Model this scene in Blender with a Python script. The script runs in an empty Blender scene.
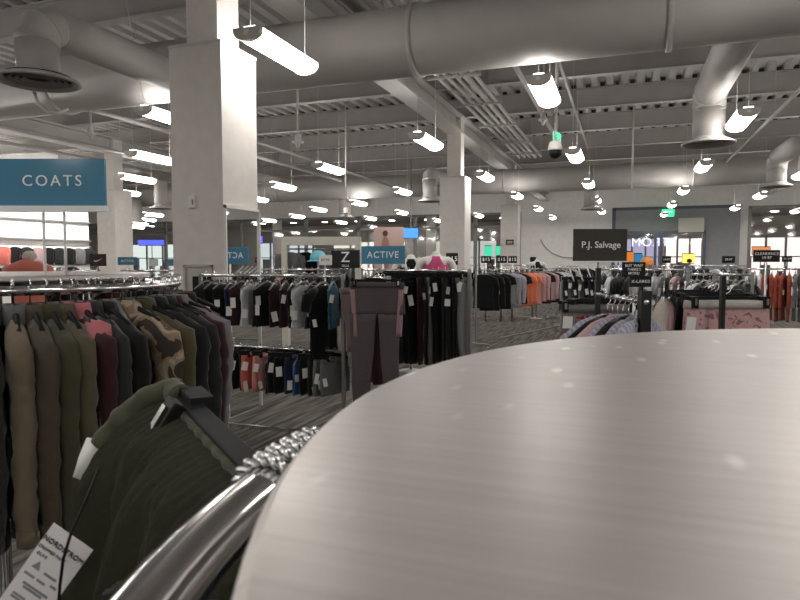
import bpy, bmesh, math, random
from mathutils import Vector, Matrix, noise
random.seed(7)
PI = math.pi
S = bpy.context.scene
COL = S.collection
EYE = 1.55
YAW = math.radians(19.8); PIT = math.radians(3.48); F = 625.0
# ------------------------------------------------------------------ camera, light, exposure
cd = bpy.data.cameras.new('camera'); cam = bpy.data.objects.new('camera', cd); COL.objects.link(cam)
cd.sensor_width = 36; cd.lens = 36 * F / 800; cd.clip_start = 0.01; cd.clip_end = 200
cam.location = (0, 0, EYE); cam.rotation_euler = (PI / 2 - PIT, 0, YAW)
S.camera = cam
cd.dof.use_dof = True; cd.dof.focus_distance = 6.0; cd.dof.aperture_fstop = 20
w = bpy.data.worlds.new('world'); S.world = w; w.use_nodes = True
w.node_tree.nodes['Background'].inputs[0].default_value = (.9, .92, 1, 1)
w.node_tree.nodes['Background'].inputs[1].default_value = 0.05
S.view_settings.view_transform = 'Standard'; S.view_settings.look = 'None'
S.view_settings.gamma = 1; S.view_settings.use_curve_mapping = False
S.view_settings.exposure = 1.55
LAMP = 9.5
S.cycles.use_light_tree = True
S.cycles.max_bounces = 6; S.cycles.diffuse_bounces = 4; S.cycles.glossy_bounces = 4
S.cycles.transmission_bounces = 4; S.cycles.transparent_max_bounces = 6
S.cycles.sample_clamp_indirect = 3

def cw(r, d, z=0.0):
    """camera-relative right / forward distance to a world point"""
    return Vector((r * math.cos(YAW) - d * math.sin(YAW), r * math.sin(YAW) + d * math.cos(YAW), z))
def at(px, py, d):
    """pixel and forward distance to a world point"""
    u = (px - 400) / F; v = (300 - py) / F
    fw = Vector((-math.sin(YAW) * math.cos(PIT), math.cos(YAW) * math.cos(PIT), -math.sin(PIT)))
    rt = Vector((math.cos(YAW), math.sin(YAW), 0)); up = rt.cross(fw)
    ray = fw + rt * u + up * v
    return ray * (d / (math.cos(PIT) + v * math.sin(PIT))) + Vector((0, 0, EYE))
def onY(px, Y):
    a = math.atan((px - 400) / F) - YAW
    return Y * math.tan(a)
# ------------------------------------------------------------------ materials
MC = {}
def mat(name, col, rough=.6, metal=0., bump=0., bscale=60., emit=0., spec=.5, alpha=1., sheen=0.):
    if name in MC: return MC[name]
    m = bpy.data.materials.new(name); m.use_nodes = True; nt = m.node_tree
    b = nt.nodes['Principled BSDF']
    b.inputs['Base Color'].default_value = (*col, 1); b.inputs['Roughness'].default_value = rough
    b.inputs['Metallic'].default_value = metal; b.inputs['Specular IOR Level'].default_value = spec
    if sheen: b.inputs['Sheen Weight'].default_value = sheen
    if alpha < 1: b.inputs['Alpha'].default_value = alpha
    if emit:
        b.inputs['Emission Color'].default_value = (*col, 1); b.inputs['Emission Strength'].default_value = emit
    if bump:
        tc = nt.nodes.new('ShaderNodeTexCoord'); n = nt.nodes.new('ShaderNodeTexNoise'); n.inputs['Scale'].default_value = bscale
        n.inputs['Detail'].default_value = 4
        bp = nt.nodes.new('ShaderNodeBump'); bp.inputs['Strength'].default_value = bump; bp.inputs['Distance'].default_value = .01
        nt.links.new(tc.outputs['Object'], n.inputs['Vector']); nt.links.new(n.outputs['Fac'], bp.inputs['Height'])
        nt.links.new(bp.outputs['Normal'], b.inputs['Normal'])
        # slight mottling of the dye / paint
        mx = nt.nodes.new('ShaderNodeMix'); mx.data_type = 'RGBA'; mx.blend_type = 'MULTIPLY'; mx.inputs[0].default_value = .35
        mx.inputs[6].default_value = (*col, 1); nt.links.new(n.outputs['Color'], mx.inputs[7])
        rp = nt.nodes.new('ShaderNodeValToRGB'); rp.color_ramp.elements[0].color = (.6, .6, .6, 1); rp.color_ramp.elements[1].color = (1.25, 1.25, 1.25, 1)
        nt.links.new(n.outputs['Fac'], rp.inputs[0]); nt.links.new(rp.outputs[0], mx.inputs[7]); nt.links.new(mx.outputs[2], b.inputs['Base Color'])
    MC[name] = m; return m
def fab(name, col): return mat('fabric_' + name, col, .85, 0, .25, 45, spec=.2, sheen=.15)
WHITEP = mat('white_paint', (.63, .60, .57), .6, bump=.02, bscale=8)
COLP = mat('column_paint', (.74, .70, .66), .6, bump=.02, bscale=8)
DECK = mat('deck_paint', (.42, .40, .385), .7)
BEAMP = mat('beam_paint', (.42, .40, .385), .7, bump=.02, bscale=3)
DUCTP = mat('duct_paint', (.46, .44, .42), .5, bump=.05, bscale=2.5)
WALLP = mat('wall_paint', (.82, .80, .77), .7, bump=.02, bscale=5)
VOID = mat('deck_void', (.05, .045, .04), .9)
CHROME = mat('chrome', (.78, .78, .78), .12, 1.)
CHROMED = mat('worn_chrome', (.5, .5, .5), .3, 1.)
BLACKP = mat('black_plastic', (.008, .008, .009), .6, spec=.2)
BLACKM = mat('black_metal', (.02, .02, .02), .4, .2)
CARD = mat('tag_card', (.78, .77, .74), .6)
CREAM = mat('cream_laminate', (.66, .64, .56), .5)
GREYF = mat('grey_frame', (.25, .25, .25), .4, .5)
INK = mat('ink', (.08, .08, .09), .7)
LETTER = mat('white_letter', (.85, .87, .88), .5)
def emis(name, col, s):
    if name in MC: return MC[name]
    m = bpy.data.materials.new(name); m.use_nodes = True; nt = m.node_tree
    nt.nodes.remove(nt.nodes['Principled BSDF']); e = nt.nodes.new('ShaderNodeEmission')
    e.inputs[0].default_value = (*col, 1); e.inputs[1].default_value = s
    nt.links.new(e.outputs[0], nt.nodes['Material Output'].inputs[0]); MC[name] = m; return m
GLOW = emis('lamp_diffuser', (1, .955, .905), LAMP)
GLOWT = emis('lamp_upper_lens', (1, .955, .905), LAMP * .42)
def carpet():
    m = bpy.data.materials.new('carpet'); m.use_nodes = True; nt = m.node_tree; b = nt.nodes['Principled BSDF']
    tc = nt.nodes.new('ShaderNodeTexCoord'); mp = nt.nodes.new('ShaderNodeMapping')
    mp.inputs['Rotation'].default_value = (0, 0, math.radians(22)); mp.inputs['Scale'].default_value = (22, 1.3, 1)
    n = nt.nodes.new('ShaderNodeTexNoise'); n.inputs['Scale'].default_value = 1.; n.inputs['Detail'].default_value = 3
    r = nt.nodes.new('ShaderNodeValToRGB'); r.color_ramp.elements[0].position = .38; r.color_ramp.elements[1].position = .62
    r.color_ramp.elements[0].color = (.06, .056, .05, 1); r.color_ramp.elements[1].color = (.17, .157, .142, 1)
    nt.links.new(tc.outputs['Object'], mp.inputs[0]); nt.links.new(mp.outputs[0], n.inputs[0]); nt.links.new(n.outputs[0], r.inputs[0])
    n2 = nt.nodes.new('ShaderNodeTexNoise'); n2.inputs['Scale'].default_value = 300
    bp = nt.nodes.new('ShaderNodeBump'); bp.inputs['Strength'].default_value = .4; bp.inputs['Distance'].default_value = .005
    nt.links.new(tc.outputs['Object'], n2.inputs[0]); nt.links.new(n2.outputs[0], bp.inputs[0]); nt.links.new(bp.outputs[0], b.inputs['Normal'])
    nt.links.new(r.outputs[0], b.inputs['Base Color']); b.inputs['Roughness'].default_value = .95; b.inputs['Specular IOR Level'].default_value = .1
    return m
def brushed():
    m = bpy.data.materials.new('brushed_steel'); m.use_nodes = True; nt = m.node_tree; b = nt.nodes['Principled BSDF']
    tc = nt.nodes.new('ShaderNodeTexCoord'); mp = nt.nodes.new('ShaderNodeMapping')
    mp.inputs['Rotation'].default_value = (0, 0, math.radians(-19)); mp.inputs['Scale'].default_value = (6, 260, 1)
    n = nt.nodes.new('ShaderNodeTexNoise'); n.inputs['Scale'].default_value = 1.; n.inputs['Detail'].default_value = 5
    nt.links.new(tc.outputs['Object'], mp.inputs[0]); nt.links.new(mp.outputs[0], n.inputs[0])
    r = nt.nodes.new('ShaderNodeValToRGB'); r.color_ramp.elements[0].position = .3; r.color_ramp.elements[1].position = .7
    r.color_ramp.elements[0].color = (.60, .56, .54, 1); r.color_ramp.elements[1].color = (.68, .645, .62, 1)
    nt.links.new(n.outputs[0], r.inputs[0]); nt.links.new(r.outputs[0], b.inputs['Base Color'])
    n2 = nt.nodes.new('ShaderNodeTexNoise'); n2.inputs['Scale'].default_value = 26; n2.inputs['Detail'].default_value = 2
    nt.links.new(tc.outputs['Object'], n2.inputs[0])
    mr = nt.nodes.new('ShaderNodeMapRange'); mr.inputs[3].default_value = .34; mr.inputs[4].default_value = .48
    nt.links.new(n2.outputs[0], mr.inputs[0]); nt.links.new(mr.outputs[0], b.inputs['Roughness'])
    bp = nt.nodes.new('ShaderNodeBump'); bp.inputs['Strength'].default_value = .12; bp.inputs['Distance'].default_value = .002
    nt.links.new(n.outputs[0], bp.inputs[0]); nt.links.new(bp.outputs[0], b.inputs['Normal'])
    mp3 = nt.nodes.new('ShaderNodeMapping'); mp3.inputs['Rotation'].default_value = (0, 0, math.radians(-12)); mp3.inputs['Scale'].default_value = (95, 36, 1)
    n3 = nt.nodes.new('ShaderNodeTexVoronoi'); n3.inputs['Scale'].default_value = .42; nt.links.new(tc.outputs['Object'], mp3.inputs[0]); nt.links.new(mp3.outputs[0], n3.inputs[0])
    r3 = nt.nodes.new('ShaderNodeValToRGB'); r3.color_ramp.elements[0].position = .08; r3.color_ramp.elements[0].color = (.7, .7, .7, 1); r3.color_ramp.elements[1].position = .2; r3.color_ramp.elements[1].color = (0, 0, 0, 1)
    mx = nt.nodes.new('ShaderNodeMix'); mx.data_type = 'RGBA'; nt.links.new(n3.outputs['Distance'], r3.inputs[0]); nt.links.new(r3.outputs[0], mx.inputs[0]); nt.links.new(r.outputs[0], mx.inputs[6]); mx.inputs[7].default_value = (.97, .95, .92, 1)  # pale flecks put the glints of small scratches into the base colour
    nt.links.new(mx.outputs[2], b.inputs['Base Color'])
    b.inputs['Metallic'].default_value = .8
    return m
def camo(name, cols, scale):
    m = bpy.data.materials.new(name); m.use_nodes = True; nt = m.node_tree; b = nt.nodes['Principled BSDF']
    tc = nt.nodes.new('ShaderNodeTexCoord'); n = nt.nodes.new('ShaderNodeTexNoise'); n.inputs['Scale'].default_value = scale; n.inputs['Detail'].default_value = 2.5
    n.inputs['Distortion'].default_value = .8
    r = nt.nodes.new('ShaderNodeValToRGB'); r.color_ramp.interpolation = 'CONSTANT'
    e = r.color_ramp.elements; pos = [0, .44, .52, .6][:len(cols)]
    e[0].color = (*cols[0], 1); e[1].position = pos[1]; e[1].color = (*cols[1], 1)
    for p, c in list(zip(pos, cols))[2:]:
        x = e.new(p); x.color = (*c, 1)
    nt.links.new(tc.outputs['Object'], n.inputs[0]); nt.links.new(n.outputs[0], r.inputs[0]); nt.links.new(r.outputs[0], b.inputs['Base Color'])
    b.inputs['Roughness'].default_value = .85; b.inputs['Specular IOR Level'].default_value = .2
    return m
def striped(name, c1, c2, scale, axis=0):
    m = bpy.data.materials.new(name); m.use_nodes = True; nt = m.node_tree; b = nt.nodes['Principled BSDF']
    tc = nt.nodes.new('ShaderNodeTexCoord'); wv = nt.nodes.new('ShaderNodeTexWave'); wv.inputs['Scale'].default_value = scale
    wv.bands_direction = 'XYZ'[axis]; wv.inputs['Distortion'].default_value = .6
    r = nt.nodes.new('ShaderNodeValToRGB'); r.color_ramp.elements[0].position = .4; r.color_ramp.elements[1].position = .6
    r.color_ramp.elements[0].color = (*c1, 1); r.color_ramp.elements[1].color = (*c2, 1)
    nt.links.new(tc.outputs['Object'], wv.inputs[0]); nt.links.new(wv.outputs[0], r.inputs[0]); nt.links.new(r.outputs[0], b.inputs['Base Color'])
    b.inputs['Roughness'].default_value = .85; return m
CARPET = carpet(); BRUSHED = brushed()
CAMO = camo('camouflage_cloth', [(.04, .03, .025), (.22, .17, .115), (.33, .27, .2), (.12, .085, .06)], 9)
MIRROR = mat('mirror_glass', (.86, .88, .87), .02, 1.)
# ------------------------------------------------------------------ mesh helpers
def BM(): return bmesh.new()
def bx(bm, x0, x1, y0, y1, z0, z1, M=None):
    vs = [bm.verts.new(p) for p in ((x0, y0, z0), (x1, y0, z0), (x1, y1, z0), (x0, y1, z0), (x0, y0, z1), (x1, y0, z1), (x1, y1, z1), (x0, y1, z1))]
    for f in ((0, 3, 2, 1), (4, 5, 6, 7), (0, 1, 5, 4), (1, 2, 6, 5), (2, 3, 7, 6), (3, 0, 4, 7)): bm.faces.new([vs[i] for i in f])
    if M:
        for v in vs: v.co = M @ v.co
    return bm
def tube(bm, pts, r, n=8, cap=True):
    pts = [Vector(p) for p in pts]; rings = []; prev = None
    for i, p in enumerate(pts):
        t = (pts[min(i + 1, len(pts) - 1)] - pts[max(i - 1, 0)]).normalized()
        if prev is None:
            a = t.cross(Vector((0, 0, 1)));
            if a.length < .05: a = t.cross(Vector((1, 0, 0)))
            a.normalize()
        else:
            a = (prev - t * prev.dot(t)).normalized()
        prev = a; b = t.cross(a); rr = r[i] if isinstance(r, (list, tuple)) else r
        rings.append([bm.verts.new(p + a * rr * math.cos(2 * PI * k / n) + b * rr * math.sin(2 * PI * k / n)) for k in range(n)])
    for q in range(len(rings) - 1):
        for k in range(n): bm.faces.new((rings[q][k], rings[q][(k + 1) % n], rings[q + 1][(k + 1) % n], rings[q + 1][k]))
    if cap: bm.faces.new(rings[0][::-1]); bm.faces.new(rings[-1])
    return bm
def ring(bm, c, R, r, n=64, m=10, a0=0, a1=2 * PI):
    full = abs(a1 - a0 - 2 * PI) < 1e-4; N = n if full else n + 1; rs = []
    for i in range(N):
        a = a0 + (a1 - a0) * i / n; o = Vector((math.cos(a), math.sin(a), 0))
        rs.append([bm.verts.new(Vector(c) + o * (R + r * math.cos(2 * PI * k / m)) + Vector((0, 0, r * math.sin(2 * PI * k / m)))) for k in range(m)])
    for i in range(n):
        A = rs[i]; B = rs[(i + 1) % N]
        for k in range(m): bm.faces.new((A[k], B[k], B[(k + 1) % m], A[(k + 1) % m]))
    return bm
def lathe(bm, prof, n=32, c=(0, 0, 0), cap=True):
    rs = [[bm.verts.new((c[0] + r * math.cos(2 * PI * k / n), c[1] + r * math.sin(2 * PI * k / n), c[2] + z)) for k in range(n)] for r, z in prof]
    for i in range(len(rs) - 1):
        for k in range(n): bm.faces.new((rs[i][k], rs[i][(k + 1) % n], rs[i + 1][(k + 1) % n], rs[i + 1][k]))
    if cap: bm.faces.new(rs[0][::-1]); bm.faces.new(rs[-1])
    return bm
def loft(bm, rings, cap=True):
    rs = [[bm.verts.new(p) for p in r] for r in rings]; n = len(rs[0])
    for i in range(len(rs) - 1):
        for k in range(n): bm.faces.new((rs[i][k], rs[i][(k + 1) % n], rs[i + 1][(k + 1) % n], rs[i + 1][k]))
    if cap: bm.faces.new(rs[0][::-1]); bm.faces.new(rs[-1])
def ell(cx, cy, z, a, b, n=20, fold=0., ph=0., k=5, tilt=0., pw=.85):
    out = []
    for i in range(n):
        t = 2 * PI * i / n; c, s = math.cos(t), math.sin(t)
        x = a * math.copysign(abs(c) ** pw, c); y = b * math.copysign(abs(s) ** pw, s)
        y += fold * math.sin(k * x / max(a, .01) * 2.2 + ph)
        out.append(Vector((cx + x, cy + y, z + tilt * x)))
    return out
def obj(name, bm, m, parent=None, smooth=False, loc=None, rotz=0):
    bmesh.ops.recalc_face_normals(bm, faces=bm.faces[:])
    me = bpy.data.meshes.new(name); bm.to_mesh(me); bm.free()
    if smooth:
        for p in me.polygons: p.use_smooth = True
    for x in (m if isinstance(m, (list, tuple)) else [m]): me.materials.append(x)
    o = bpy.data.objects.new(name, me); COL.objects.link(o)
    if parent: o.parent = parent
    if loc is not None: o.location = loc
    o.rotation_euler.z = rotz
    return o
def tag(o, label, cat, group=None, kind=None):
    o['label'] = label; o['category'] = cat
    if group: o['group'] = group
    if kind: o['kind'] = kind
    return o
def struct(name, bm, m, smooth=False, label=None):
    o = obj(name, bm, m, smooth=smooth); o['kind'] = 'structure'
    if label: o['label'] = label
    return o
def empty(name, loc, rotz=0):
    o = bpy.data.objects.new(name, None); COL.objects.link(o); o.location = loc; o.rotation_euler.z = rotz; o.empty_display_size = .1; return o
def thing(name, label, cat, loc=(0, 0, 0), rotz=0, group=None): return tag(empty(name, loc, rotz), label, cat, group)
def dup(root, loc, rotz, label, group=None, name=None):
    r = root.copy(); COL.objects.link(r); r.location = loc; r.rotation_euler = (0, 0, rotz); r['label'] = label
    if group: r['group'] = group
    for ch in list(root.children):
        c = ch.copy(); COL.objects.link(c); c.parent = r
        for g in ch.children:
            d = g.copy(); COL.objects.link(d); d.parent = c
    return r
def text(name, s, size, m, parent, loc, rot=(PI / 2, 0, 0), ext=.0008, space=1., align='CENTER', bold=0.):
    cu = bpy.data.curves.new(name, 'FONT'); cu.body = s; cu.size = size; cu.extrude = ext; cu.align_x = align; cu.align_y = 'CENTER'; cu.space_character = space; cu.offset = bold
    cu.resolution_u = 3
    t = bpy.data.objects.new(name, cu); COL.objects.link(t)
    bpy.context.view_layer.update()
    me = bpy.data.meshes.new_from_object(t); bpy.data.objects.remove(t); me.materials.append(m)
    o = bpy.data.objects.new(name, me); COL.objects.link(o); o.parent = parent; o.location = loc; o.rotation_euler = rot
    return o
ORD = ['first', 'second', 'third', 'fourth', 'fifth', 'sixth', 'seventh', 'eighth', 'ninth', 'tenth', 'eleventh', 'twelfth', 'thirteenth', 'fourteenth', 'fifteenth',
       'sixteenth', 'seventeenth', 'eighteenth', 'nineteenth', 'twentieth', 'twenty-first', 'twenty-second', 'twenty-third', 'twenty-fourth', 'twenty-fifth', 'twenty-sixth', 'twenty-seventh', 'twenty-eighth', 'twenty-ninth', 'thirtieth']
# ================================================================== STRUCTURE
YB = 33.0; XL = -20.0; XR = 17.0; CE = 5.55
struct('floor', bx(BM(), -36, XR, -13, 52, -.1, 0), CARPET)
struct('wall_back', (lambda b: (bx(b, -5.17, -.57, YB, YB + .3, 0, 4.15), bx(b, -36, XR, YB, YB + .3, 4.15, 6.2), bx(b, 5.0, 5.35, YB, YB + .3, 0, 4.15), b)[-1])(BM()), WALLP)
struct('wall_right', bx(BM(), XR, XR + .2, -13, YB, 0, 6.2), WALLP)
struct('wall_front', bx(BM(), -36, XR, -13.2, -13, 0, 6.2), WALLP)
struct('wall_left', bx(BM(), XL - .3, XL, -13, 19.2, 0, 6.2), mat('bright_wall', (.85, .84, .81), .6))
struct('wall_far', (lambda b: (bx(b, -36.2, -36, 19, YB, 0, 6.2), bx(b, -36, -20.3, 18.9, 19.2, 0, 6.2), b)[-1])(BM()), WALLP)
# corrugated deck: flutes run along Y
def deck():
    b = BM(); p = .32; x = -36.; prof = []
    while x < XR:
        prof += [(x, CE), (x + .13, CE), (x + .16, CE + .09), (x + .29, CE + .09)]; x += p
    A = [b.verts.new((x, -13, z)) for x, z in prof]; B = [b.verts.new((x, YB, z)) for x, z in prof]
    for i in range(len(A) - 1): b.faces.new((A[i], A[i + 1], B[i + 1], B[i]))
    return b
struct('ceiling', deck(), DECK)
struct('trim_1', bx(BM(), -36, XR, -13, YB, CE + .1, CE + .2), VOID)
BY = [-10.7 + 2.6 * k for k in range(17)]
for i, y in enumerate(BY):
    b = BM(); bx(b, -36, XR, y - .015, y + .015, CE - .43, CE); bx(b, -36, XR, y - .09, y + .09, CE - .45, CE - .43); bx(b, -36, XR, y - .09, y + .09, CE - .02, CE)
    o = struct('trim_%d' % (i + 2), b, BEAMP, label='painted steel roof beam crossing under the fluted deck')
    # dark blocks standing in for shade in the open flutes above the beam
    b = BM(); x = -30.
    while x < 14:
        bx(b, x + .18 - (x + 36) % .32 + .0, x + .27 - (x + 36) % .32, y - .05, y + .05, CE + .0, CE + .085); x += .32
    obj('flute_shade', b, VOID, o)['kind'] = 'structure'
n = 22
for x in (-23.9, -13.95, -3.95, 6.05):
    b = BM(); bx(b, x - .02, x + .02, -13, YB, 4.72, CE - .45); bx(b, x - .2, x + .2, -13, YB, 4.66, 4.7); bx(b, x - .2, x + .2, -13, YB, CE - .5, CE - .46)
    struct('trim_%d' % n, b, DUCTP, label='deep painted girder running over the column line'); n += 1
# columns
def column(x, y, ztop, w=.62, x2=.34, nm='column'):
    b = BM(); bx(b, x - w / 2, x + w / 2, y - w / 2, y + w / 2, 0, ztop)
    o = struct(nm, b, COLP)
    h = x2 / 2; b = BM(); bx(b, x - h, x + h, y - h, y + h, ztop, CE - .45)
    obj('upper_shaft', b, COLP, o)['kind'] = 'structure'
    b = BM(); bx(b, x - w / 2 - .006, x + w / 2 + .006, y - w / 2 - .006, y + w / 2 + .006, ztop - .03, ztop)
    obj('cap_trim', b, WHITEP, o)['kind'] = 'structure'
    return o
C1 = column(-3.95, 5.42, 3.66, .6, .36)
column(-3.98, 15.1, 3.62); column(-3.98, 23.0, 3.62); column(-14.0, 14.4, 3.62, .66)
# shelving rails of the bright wall
for i, z in enumerate((2.37, 3.08)):
    struct('trim_%d' % (40 + i), bx(BM(), XL, XL + .12, -3, 19.2, z - .03, z + .03), GREYF)
# storefront of the mall side
b = BM()
for x in (-35, -31.5, -28.0, -24.6, -21.2, -17.8, -14.4, -11.0, -7.6, -5.25):
    bx(b, x - .09, x + .09, YB - .02, YB + .12, 0, 4.15)
bx(b, -36, -5.17, YB - .02, YB + .1, 3.35, 3.47); bx(b, -36, -5.17, YB - .02, YB + .1, 4.05, 4.15); bx(b, -36, -5.17, YB - .02, YB + .12, 0, .25)
struct('window_1', b, GREYF)
b = BM(); bx(b, -36, -5.17, YB + .03, YB + .04, .25, 4.05)
GL = bpy.data.materials.new('clear_glass'); GL.use_nodes = True
nt = GL.node_tree; nt.nodes.remove(nt.nodes['Principled BSDF']); mx = nt.nodes.new('ShaderNodeMixShader'); mx.inputs[0].default_value = .12
t_ = nt.nodes.new('ShaderNodeBsdfTransparent'); g_ = nt.nodes.new('ShaderNodeBsdfGlossy'); g_.inputs['Roughness'].default_value = .05
nt.links.new(t_.outputs[0], mx.inputs[1]); nt.links.new(g_.outputs[0], mx.inputs[2]); nt.links.new(mx.outputs[0], nt.nodes['Material Output'].inputs[0])
b2 = obj('glass_pane', b, GL, bpy.data.objects['window_1']); b2['kind'] = 'structure'
# entrance right of the white wall
GP = mat('grey_panel', (.33, .34, .36), .5, bump=.02, bscale=4)
b = BM(); bx(b, -.57, 5.0, YB - .1, YB + .25, 3.05, 4.1); o = struct('door_1', b, GP)
b = BM(); bx(b, -.66, -.5, YB - .14, YB + .25, 0, 4.22); bx(b, -.6, 5.05, YB - .14, YB, 4.08, 4.22); bx(b, -.6, 3.55, YB - .2, YB + .1, 2.92, 3.06)
for x in (1.35, 1.62, 3.5): bx(b, x - .06, x + .06, YB - .15, YB + .1, 0, 2.95)
q = obj('door_frame', b, mat('blue_grey_metal', (.13, .16, .2), .35, .6), o); q['kind'] = 'structure'
b = BM(); bx(b, 3.56, 5.0, YB - .05, YB + .2, 0, 3.05); q = obj('side_panel', b, GP, o); q['kind'] = 'structure'
b = BM(); bx(b, -.5, 3.45, YB, YB + .01, .1, 2.92); q = obj('door_glass', b, GL, o); q['kind'] = 'structure'
b = BM(); bx(b, 5.35, XR, YB - .02, YB + .1, 4.03, 4.15)
for x in (5.4, 8.6, 11.8, 15): bx(b, x - .07, x + .07, YB - .02, YB + .12, 0, 4.15)
o = struct('window_2', b, GREYF)
b = BM(); bx(b, 5.4, XR, YB + .03, YB + .04, .1, 4.05); q = obj('glass_pane', b, GL, o); q['kind'] = 'structure'
b = BM(); bx(b, -5.17, -.57, YB - .03, YB, 0, .15); struct('baseboard_back', b, GREYF)
# mall concourse outside
MALLC = mat('mall_ceiling', (.07, .055, .045), .7); MALLW = mat('mall_wall', (.30, .26, .22), .7, bump=.02, bscale=3)
struct('ceiling_mall', bx(BM(), -60, 32, YB + .3, 52, 4.9, 5.0), MALLC)
struct('floor_mall', bx(BM(), -60, 32, YB + .3, 52, -.02, .005), mat('mall_tile', (.5, .47, .42), .25))
struct('wall_mall', bx(BM(), -60, 32, 51.8, 52, 0, 5), MALLW)
# ================================================================== DUCTS, PIPES, LAMPS
def main_duct(y, z, R, lab, x0=-30, x1=15):
    t = thing('air_duct', lab, 'duct', (0, y, z))
    b = BM(); tube(b, [(x0, 0, 0), (x1, 0, 0)], R, 40); obj('duct_body', b, DUCTP, t, True)
    xs = [x0 + 2.9 + 2.9 * k for k in range(int((x1 - x0) / 2.9))]
    for x in xs:
        b = BM(); tube(b, [(x - .03, 0, 0), (x + .03, 0, 0)], R + .025, 40); obj('joint_flange', b, DUCTP, t, True)
    return t
main_duct(7.6, 4.31, .42, 'large round white duct crossing overhead in front of the second column', -19.9)
main_duct(21.4, 4.28, .40, 'distant round white duct crossing the ceiling near the back wall')
def drop(x, y, ya, ztop, lab, zr=3.5, R=.225, big=.41):
    """branch from the main duct at ya, elbow, down to a round diffuser at (x, y)"""
    t = thing('duct_drop', lab, 'duct', (x, y, zr))
    dy = 1 if ya > y else -1; L = abs(ya - y); h = ztop - zr; er = min(.22, L * .8)
    if L > .5:
        b = BM(); pts = [(0, dy * er + dy * (L - er) * k / 2, h) for k in (2, 1, 0)]
        tube(b, pts, R, 28); obj('branch_pipe', b, DUCTP, t, True)
        b = BM(); seg = 2; pts = [(0, dy * (er - er * math.sin(PI / 2 * k / seg)), h - er + er * math.cos(PI / 2 * k / seg)) for k in range(seg + 1)]
        tube(b, pts, R + .004, 28); e = obj('elbow', b, DUCTP, t, False)
        for f in e.data.polygons: f.use_smooth = False
        for k in range(seg + 1):
            p = Vector(pts[k]); q = Vector(pts[min(k + 1, seg)]) - Vector(pts[max(k - 1, 0)]); q.normalize()
            b = BM(); tube(b, [p - q * .012, p + q * .012], R + .014, 28); obj('seam_band', b, DUCTP, e, True)
        ht = h - er
    else: ht = h
    b = BM(); tube(b, [(0, 0, ht), (0, 0, .05)], R, 28); obj('drop_pipe', b, DUCTP, t, True)
    b = BM(); lathe(b, [(R, .09), (R + .03, .06), (big, .0), (big + .005, -.02), (big - .03, -.03), (big * .78, .015), (big * .78, .05)], 36, cap=False); d = obj('diffuser', b, DUCTP, t, True)
    b = BM(); lathe(b, [(.01, .03), (big * .8, .03), (big * .8, .04), (.01, .04)], 36); obj('dark_throat', b, VOID, d, True)
    for k, rr in enumerate((.3, .45, .6)):
        b = BM(); lathe(b, [(big * rr, .02), (big * rr + .035, -.015), (big * rr + .04, -.01), (big * rr + .01, .025)], 30, cap=False); obj('louvre_ring', b, mat('louvre', (.3, .28, .26), .5), d, True)
drop(-5.77, 4.95, 7.3, 4.03, 'nearest elbowed duct drop with a wide round diffuser, above the coats sign', 3.43, .205, .40)
drop(1.24, 11.5, 7.9, 4.3, 'duct drop with round diffuser hanging behind the large overhead duct', zr=3.5, R=.245)
def drop_px(px, py, d, dya, lab, zt=4.28, R=.2, big=.36):
    p = at(px, py, d); drop(p.x, p.y, p.y + dya, zt, lab, p.z, R, big)
drop_px(430, 201, 19.6, 2.0, 'elbowed duct drop with diffuser just beside the second column', R=.23)
drop_px(776, 186, 15.6, -1.8, 'elbowed duct drop with diffuser above the rust coloured garments', R=.22, zt=4.1)
drop_px(345, 217, 24, .1, 'straight duct drop with diffuser above the cream display frame', R=.24)
drop_px(591, 209, 21.5, .1, 'straight duct drop with diffuser above the black lettered sign', R=.24)
drop_px(161, 208, 20, .1, 'straight duct drop with diffuser close to the nearest column', R=.2, zt=4.1)
drop_px(137, 221, 26, .1, 'straight duct drop with diffuser beside the far white column', R=.2, zt=4.1)
# conduits and sprinkler pipes along Y
g = 'steel conduits in the overhead bundle'
for k in range(5):
    b = BM(); x = -3.35 + k * .17; tube(b, [(x, 3.0, 4.98), (x, 20.9, 4.98)], .038 if k != 3 else .055, 10)
    tag(obj('conduit_pipe', b, DUCTP, None, True), ['outermost conduit of the overhead bundle on the girder side', 'second conduit from the girder in the overhead bundle', 'middle conduit of the overhead bundle', 'thicker fourth conduit of the overhead bundle', 'outermost conduit of the overhead bundle away from the girder'][k], 'pipe', g)
g = 'strut hangers under the conduit bundle'
for k, y in enumerate((6, 8.9, 11.2, 13.3, 15.5, 17.8, 19.8)):
    b = BM(); bx(b, -3.5, -2.5, y - .02, y + .02, 4.88, 4.92); bx(b, -3.49, -3.47, y - .01, y + .01, 4.9, CE); bx(b, -2.53, -2.51, y - .01, y + .01, 4.9, CE)
    tag(obj('strut_hanger', b, DUCTP), ORD[k] + ' strut bracket from the near end holding the conduit bundle', 'bracket', g)
for i, (x, z, r, y0, y1) in enumerate([(-7.9, 4.25, .03, 8.1, 20.9), (2.75, 4.5, .03, 8.1, 20.9), (-1.15, 5.0, .03, -2, 20), (-9.8, 4.5, .05, 8.1, 20.9), (-12.0, 4.3, .04, 8.1, 20.9), (-16.5, 4.9, .06, 4, 20), (-5.0, 4.95, .07, -2, 7.2), (-1.9, 5.0, .05, -2, 20.9)]):
    b = BM(); tube(b, [(x, y0, z), (x, y1, z)], r, 10)
    for y in (y0 + .6, (y0 + y1) / 2, y1 - .6): tube(b, [(x, y, z), (x, y, CE)], .006, 5)
    tag(obj('ceiling_pipe', b, DUCTP, None, True), ['thin pipe between the second light row and the main column', 'thin pipe over the row of lights furthest from the columns', 'thin pipe above the middle row of lights', 'white pipe over the coats sign, nearer the columns', 'slim white pipe over the coats sign, middle one', 'thick white pipe above the bright far wall', 'thick white pipe ending at the large duct beside the main column', 'white pipe running beside the conduit bundle'][i], 'pipe', 'pipes running along the ceiling')
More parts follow.
